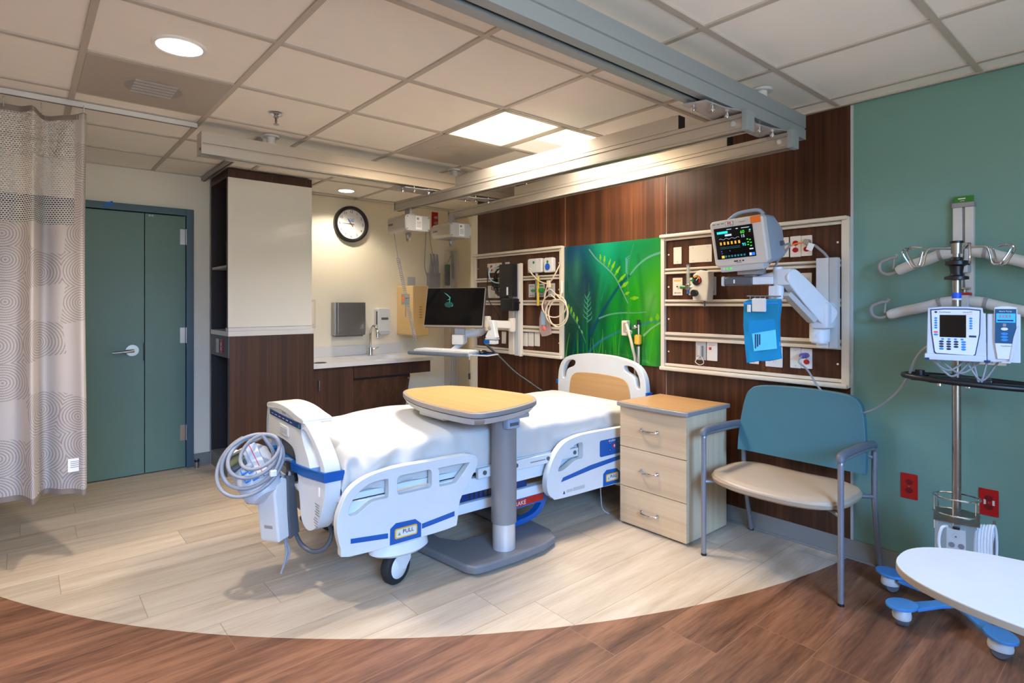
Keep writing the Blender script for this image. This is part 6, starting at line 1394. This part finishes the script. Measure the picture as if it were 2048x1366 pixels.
t = thing('cord_bag', 'blue translucent zip bag of coiled leads hanging under the monitor arm', 'bag', bc)
def bg(u, v): p = at_y(u, v, bc.y); return (p.x-bc.x, p.z-bc.z)
ob = [bg(*x) for x in ((1490, 604), (1500, 599), (1561, 598), (1563, 608), (1559, 640), (1560, 690), (1563, 717), (1540, 722), (1520, 722), (1496, 726), (1492, 690), (1489, 650))]
g = G(); g.prism(ob, -.020, .016, BLUEBAG, bev=.008, seg=2); bag = g.obj('bag', t)
g = G(); x0, z0 = bg(1491, 606); x1, _ = bg(1560, 606); g.b(x0, x1, -.023, .019, z0-.006, z0+.002, plain('zip strip', (30, 130, 220), .4), .002); g.obj('zip_strip', bag)
g = G(); CB = plain('cyan inner sheet', (60, 190, 225), .5)
g.prism([bg(*x) for x in ((1498, 641), (1549, 638), (1552, 660), (1558, 697), (1512, 702), (1500, 690))], -.006, -.002, CB); cx_, cz_ = bg(1526, 688)
for k in range(4):
    r = .085-.011*k; g.tube([(cx_+r*math.cos(2*PI*q/36), -.004+.003*k, cz_+r*1.0*math.sin(2*PI*q/36)) for q in range(36)], .0048, CB, 7, closed=True)
g.obj('coiled_leads', t, label='pale blue coiled leads inside')
g = G(); g.prism([bg(*x) for x in ((1508, 667), (1555, 659), (1558, 697), (1512, 702))], -.0225, -.0212, plain('cyan printed card', (90, 205, 235), .5))
for k in range(3): x, z = bg(1514+4.2*k, 668); g.b(x, x+.006, -.0236, -.0222, z-.075+.01*k, z, NAVY)
g.obj('printed_card', t)
g = G(); a0, b0 = bg(1509, 599); a1, b1 = bg(1537, 624); g.b(a0, a1, -.034, -.018, b1, b0+.006, WHITE, .007); xx_, zz_ = bg(1503, 617); g.cyl((xx_+.0, -.026, zz_-.018), (xx_+.0, -.026, zz_+.02), .010, WHITE, n=14); g.obj('clip_roll', t, label='white tape clip')
t = thing('monitor_cable', 'grey cable looping from the patient monitor down along its arm', 'cord', (0, 0, 0))
g = G(); kp = [CAM+ray(u, v)*d for u, v, d in ((1568, 490, 3.17), (1580, 488, 3.2), (1570, 505, 3.2), (1554, 525, 3.16), (1546, 548, 3.1), (1550, 570, 3.06), (1560, 582, 3.06), (1574, 583, 3.08), (1576, 572, 3.12))]
g.tube(spl(kp, 6), .0058, CORD_G, 8); g.obj('cord', t)
t = thing('wall_cable', 'grey cable arching from the red outlet to the top of the arm track', 'cord', (0, 0, 0))
g = G(); kp = [ty(u, v, YH-d) for u, v, d in ((1616, 484, .02), (1614, 488, .05), (1628, 490, .06), (1640, 499, .065), (1650, 508, .065), (1657, 518, .06))]
g.tube(spl(kp, 6), .007, CORD_G, 8); g.cyl(kp[0]+Vector((0, -.03, 0)), kp[0]+Vector((0, .012, 0)), .016, BEIGE_D, n=14); g.obj('cord', t)
g = G(); p = ty(1621, 494, YH-.07); g.b(p.x-.018, p.x+.016, p.y-.002, p.y, p.z-.02, p.z+.02, PAPER, M=Matrix.Translation(p) @ Matrix.Rotation(.4, 4, 'Y') @ Matrix.Translation(-p)); g.obj('tag', t, label='white cable tag')
t = thing('orange_lead', 'thin orange lead running behind the patient monitor', 'cord', (0, 0, 0))
g = G(); kp = [ty(u, v, YH-d) for u, v, d in ((1606, 485, .05), (1590, 488, .06), (1572, 498, .10), (1545, 522, .16), (1530, 540, .22), (1534, 565, .26), (1556, 584, .27))]
g.tube(spl(kp, 6), .0038, ORANGE, 7); g.obj('cord', t)

# ------------------------------------------------------------------ computer workstation arm
t = thing('workstation_mount', 'cream wall track and arm holding the computer monitor and keyboard tray', 'monitor arm', (0, 0, 0))
a, b = ty(1019.5, 592, YH-.07), ty(1039.5, 592, YH-.07); zt_ = ty(1033, 528, YH-.06).z; zb_ = ty(1033, 711, YH-.06).z; zc_ = ty(1024, 592, YH-.08).z
g = G(); xm = ty(1029.5, 600, YH-.07).x; g.b(xm, b.x-.012, YH-.075, YH-.03, zb_, zt_, GREY_LT, .003); g.b(b.x-.014, b.x, YH-.065, YH-.03, zb_-.005, zt_+.005, BEIGE, .003); g.obj('wall_track', t)
g = G(); g.b(a.x, xm-.002, YH-.085, YH-.05, ty(1024, 709, YH-.08).z, zc_, BEIGE, .004); g.obj('cable_cover', t)
j0 = ty(1024, 650, YH-.12); j1 = ty(975, 648, YH-.30)
g = G(); dv = j1-j0; M = Matrix.Translation(j0) @ dv.to_track_quat('X', 'Z').to_matrix().to_4x4(); L_ = dv.length
g.b(-.03, L_+.03, -.03, .03, -.036, .036, BEIGE, .014, M=M, seg=3); g.cyl(j0+Vector((0, 0, -.06)), j0+Vector((0, 0, .06)), .034, BEIGE, n=28, bev=.006); g.cyl(j1+Vector((0, 0, -.06)), j1+Vector((0, 0, .07)), .032, BEIGE, n=28, bev=.006); g.obj('lower_arm', t)
MCD = 5.05; MPOS = CAM + ray(909, 615)*MCD; MRZ = math.radians(30)
j2 = MPOS + Vector((-.01, .12, -.24))
g = G(); g.tube([j1+Vector((0, 0, -.02)), (j1+j2)/2+Vector((.0, .05, -.03)), j2], .035, ARMW, 12); g.obj('upper_arm', t)
g = G(); g.b(-.045, .045, -.02, .02, -.28, .05, GREY_LT, .006, M=Matrix.Translation(MPOS+Vector((0, .06, -.0))) @ Matrix.Rotation(MRZ, 4, 'Z')); g.b(-.05, .06, -.035, .03, -.33, -.24, WHITE, .012, M=Matrix.Translation(MPOS+Vector((0, .04, 0))) @ Matrix.Rotation(MRZ, 4, 'Z')); g.obj('monitor_post', t)
KA, KBp = at_z(817.5, 702.5, .957), at_z(936, 708.5, .957); KD = KBp-KA; KRZ = math.atan2(KD.y, KD.x); KL = KD.length
kt = Matrix.Translation(KA) @ Matrix.Rotation(KRZ, 4, 'Z')
g = G(); g.b(0, KL, -.005, .24, -.022, .0, GREY_LT, .006, M=kt); g.b(-.002, KL+.002, -.02, .012, -.026, .006, plain('slate wrist rest', (106, 116, 124), .5), .010, M=kt); g.b(KL-.02, KL+.17, .04, .22, -.016, -.006, WHITE, .004, M=kt); g.tube([kt @ Vector((KL*.5, .2, -.01)), j2+Vector((0, -.0, -.06)), j2], .025, ARMW, 10); g.obj('keyboard_tray', t)
g = G(); g.tube([kt @ Vector((KL-.02, .05, -.02)), kt @ Vector((KL-.02, .05, -.11)), kt @ Vector((KL-.018, .05, -.17))], .0022, CORD_K, 6); g.cyl(kt @ Vector((KL-.018, .05, -.215)), kt @ Vector((KL-.018, .05, -.165)), .009, BLACK, n=10); g.cyl(kt @ Vector((KL-.02, .05, -.05)), kt @ Vector((KL-.02, .05, -.015)), .006, WHITE, n=10); g.obj('release_cord', t, label='thin black release cord')
t = thing('keyboard', 'white computer keyboard on the wall arm tray', 'keyboard', KA, KRZ)
g = G(); g.b(.03, KL-.01, .03, .19, .0015, .018, WHITE, .005); g.obj('case', t)
for j in range(5):
    g = G(); n_ = 15
    for k in range(n_): x0 = .04+(KL-.06)*k/n_; g.b(x0, x0+(KL-.06)/n_-.004, .045+.028*j, .068+.028*j, .017, .024, PAPER, .002)
    g.obj('key_row', t)
t = thing('computer_mouse', 'black computer mouse on a blue pad beside the keyboard', 'mouse', kt @ Vector((KL+.075, .12, -.006)), KRZ)
g = G(); g.ball((0, 0, .014), .05, BLACK, (.62, 1., .42)); g.obj('body', t); g = G(); g.cyl((-.004, -.03, .03), (.004, -.03, .03), .008, GREY_LT, n=12); g.obj('wheel', t)
o = G().b(KL+.005, KL+.155, .05, .20, -.0055, -.0025, BLUE, .001, M=kt).obj('mouse_pad'); tag(o, 'small blue mouse pad under the black mouse', 'mouse pad')
t = thing('computer_monitor', 'black computer monitor with a thin silver frame on the wall arm', 'monitor', MPOS, rot=(math.radians(-13), 0, MRZ))
mw, mh = .283, .178
g = G(); g.b(-mw, mw, -.002, .028, -mh, mh, GREY_DK, .004); g.b(-.12, .12, .02, .06, -.10, .10, GREY_DK, .012); g.obj('back_shell', t)
g = G(); g.b(-mw, mw, -.008, .004, -mh, -mh+.017, ALU, .002); g.b(-mw, -mw+.004, -.008, .004, -mh, mh, ALU, .001); g.b(mw-.004, mw, -.008, .004, -mh, mh, ALU, .001); g.b(-mw, mw, -.008, .004, mh-.004, mh, ALU, .001); g.obj('frame', t, label='thin silver frame')
g = G(); g.b(-mw+.004, mw-.004, -.006, .0, -mh+.017, mh-.004, SCREEN); sc = g.obj('screen', t)
g = G(); TL_ = glow('teal screen light', (60, 160, 150), .5); TD_ = glow('faint teal screen light', (24, 66, 62), .22)
g.prism([(-.115, .135), (-.08, .118), (-.045, .09), (-.05, .07), (-.08, .065), (-.055, .076), (-.053, .09), (-.085, .114)], -.0066, -.0058, TL_)
g.prism(circ(-.055, .025, .042, 28, .026), -.0064, -.0058, TD_); g.prism([(-.052, .068), (-.046, .068), (-.05, .03)], -.0066, -.0058, TL_); g.prism([(-.03, .01), (-.012, .024), (-.018, .008)], -.0067, -.0058, TL_); g.obj('screen_image', sc, label='faint teal swirl on the screen')
p = ty(1017, 561, YH-.12); t = thing('mini_computer', 'black mini computer clamped to the top of the arm track', 'computer', p)
g = G(); g.b(-.095, .085, -.03, .03, -.145, .145, BLACK, .004); g.obj('case', t); g = G(); g.b(.01, .03, -.032, -.029, -.13, -.06, PAPER); g.obj('sticker', t, label='white asset sticker')
g = G(); g.b(-.07, .10, -.04, .045, -.27, -.16, BLACK, .012); g.b(.08, .15, -.01, .01, -.205, -.19, BLACK, .003); g.obj('bracket', t)
t = thing('cable_bundle', 'tangle of black cables beside the mini computer', 'cable', (0, 0, 0))
rr = random.Random(5)
g = G()
for k in range(9):
    u0, v0 = 1003+rr.uniform(-2, 3), 545+rr.uniform(-12, 25); pts = [ty(u0, v0, YH-.10), ty(992+rr.uniform(-6, 6), v0+rr.uniform(0, 18), YH-.09+rr.uniform(-.04, .03)), ty(988+rr.uniform(-5, 8), 568+rr.uniform(-10, 10), YH-.06), ty(996+rr.uniform(-4, 8), 580+rr.uniform(-3, 10), YH-.07), ty(1010+rr.uniform(-4, 6), 590+rr.uniform(-4, 6), YH-.09)]
    g.tube(spl(pts, 6), .0048, CORD_K, 6)
g.tube(spl([ty(976, 535, YH-.03), ty(975, 560, YH-.03), ty(976, 595, YH-.04), ty(986, 615, YH-.05), ty(997, 632, YH-.06), ty(998, 645, YH-.08)], 6), .0045, CORD_K, 6); g.obj('cable', t)
t = thing('network_cable', 'pale blue network cord looping in front of the black cables', 'cord', (0, 0, 0))
g = G(); g.tube(spl([ty(995, 533, YH-.02), ty(985, 535, YH-.07), ty(978, 546, YH-.09), ty(981, 559, YH-.1), ty(990, 565, YH-.11), ty(1003, 566, YH-.13)], 6), .0055, plain('pale blue cord', (178, 208, 226), .4), 8); g.obj('cord', t)
p = ty(985, 662, YH-.42); t = thing('barcode_scanner', 'white handheld scanner resting in its cradle on the arm', 'scanner', p, math.radians(20))
g = G(); g.prism([(p_.x, p_.y) for p_ in spl([(-.03, .10, 0), (.02, .105, 0), (.035, .07, 0), (.05, -.02, 0), (.055, -.07, 0), (-.06, -.07, 0), (-.05, -.02, 0), (-.02, .03, 0)], 4, True)], -.035, .035, WHITE, bev=.012, seg=3); g.obj('body', t)
g = G(); g.b(-.062, .058, -.045, .045, -.085, -.070, GREY_LT, .004); g.b(-.07, .05, -.04, .04, -.13, -.087, WHITE, .008); g.b(-.075, -.01, -.045, .02, -.125, -.09, BLUE, .004); g.obj('cradle', t)
g = G(); g.ball((-.012, -.03, .03), .022, GREY_MID, (1, .6, 1)); g.obj('window', t)
for ch in t.children: ch.data.transform(Matrix.Scale(.84, 4))
t = thing('monitor_power_cable', 'black cord running down from the scanner cradle behind the bed head', 'cord', (0, 0, 0))
g = G(); kp = [CAM+ray(u, v)*d for u, v, d in ((965, 672, 5.05), (972, 688, 5.0), (984, 700, 4.98), (1002, 717, 4.95), (1030, 744, 4.9), (1058, 764, 4.85), (1084, 782, 4.8))]
g.tube(spl(kp, 7), .0095, CORD_K, 8); g.obj('cord', t)
# ------------------------------------------------------------------ lights, world, camera
def area(name, loc, rot, sx, sy, e, col, spread=180):
    l = bpy.data.lights.new(name, 'AREA'); l.shape = 'RECTANGLE'; l.size = sx; l.size_y = sy; l.energy = e; l.color = col; l.spread = math.radians(spread)
    o = bpy.data.objects.new(name, l); COL.objects.link(o); o.location = loc; o.rotation_euler = rot; return o
DAY = (.24, .50, 1.0); WARM = (1., .89, .76)
o = area('sky_outside', (5.2, -1.3, 3.55), (0, 0, 0), 2.4, 2.0, 850, DAY)
o.rotation_euler = (Vector((-1.6, 2.0, .6))-o.location).to_track_quat('-Z', 'Y').to_euler()
area('troffer_tube', (-2.736, 2.28, ZC-.012), (0, 0, 0), .5, .36, 31, WARM, 150)
area('troffer_tube', (-2.60, 2.90, ZC-.012), (0, 0, 0), .24, .52, 19, WARM, 150)
for x in (-2.736, -.905): area('troffer_tube', (x, -1.02, ZC-.012), (0, 0, 0),   .5, 1.1, 9, WARM, 165)  # warm fill lamps of the two added troffers behind the viewer
def spot(name, q, e, col, ang, blend):
    l = bpy.data.lights.new(name, 'SPOT'); l.energy = e; l.color = col; l.spot_size = math.radians(ang); l.spot_blend = blend; l.shadow_soft_size = .04
    o = bpy.data.objects.new(name, l); COL.objects.link(o); o.location = (q[0], q[1], ZC+.05); return o
spot('downlight_lamp', DL1, 95, WARM, 125, .7); spot('downlight_lamp', DL2, 44, WARM, 130, .5)
w = bpy.data.worlds.new('sky'); SC.world = w; w.use_nodes = True
wt = w.node_tree; bgn = wt.nodes['Background']; bgn.inputs[1].default_value = 4.4
tcn = wt.nodes.new('ShaderNodeTexCoord'); sxn = wt.nodes.new('ShaderNodeSeparateXYZ'); rmp = wt.nodes.new('ShaderNodeValToRGB')
wt.links.new(tcn.outputs['Generated'], sxn.inputs[0]); mpn = wt.nodes.new('ShaderNodeMapRange'); mpn.inputs[1].default_value = -1
wt.links.new(sxn.outputs[2], mpn.inputs[0]); wt.links.new(mpn.outputs[0], rmp.inputs[0]); wt.links.new(rmp.outputs[0], bgn.inputs[0])
e_ = rmp.color_ramp.elements; e_[0].position = .47; e_[0].color = (.84, .93, 1.0, 1); e_[1].position = .53; e_[1].color = (.36, .60, 1., 1)   # sunlit ground below, blue sky above
cam = bpy.data.cameras.new('camera'); co = bpy.data.objects.new('camera', cam); COL.objects.link(co)
cam.sensor_width = 36; cam.lens = 36*F/2048; cam.shift_y = -(683-CY)/2048; cam.clip_start = .05
co.location = CAM; co.rotation_euler = (PI/2, 0, YAW); SC.camera = co
vs = SC.view_settings; vs.view_transform = 'Standard'; vs.look = 'None'; vs.gamma = 1; vs.use_curve_mapping = False; vs.exposure = 0.32
SC.cycles.use_denoising = True
SC.cycles.max_bounces = 8; SC.cycles.diffuse_bounces = 5; SC.cycles.transparent_max_bounces = 16; SC.cycles.sample_clamp_indirect = 6; SC.cycles.caustics_reflective = False; SC.cycles.caustics_refractive = False
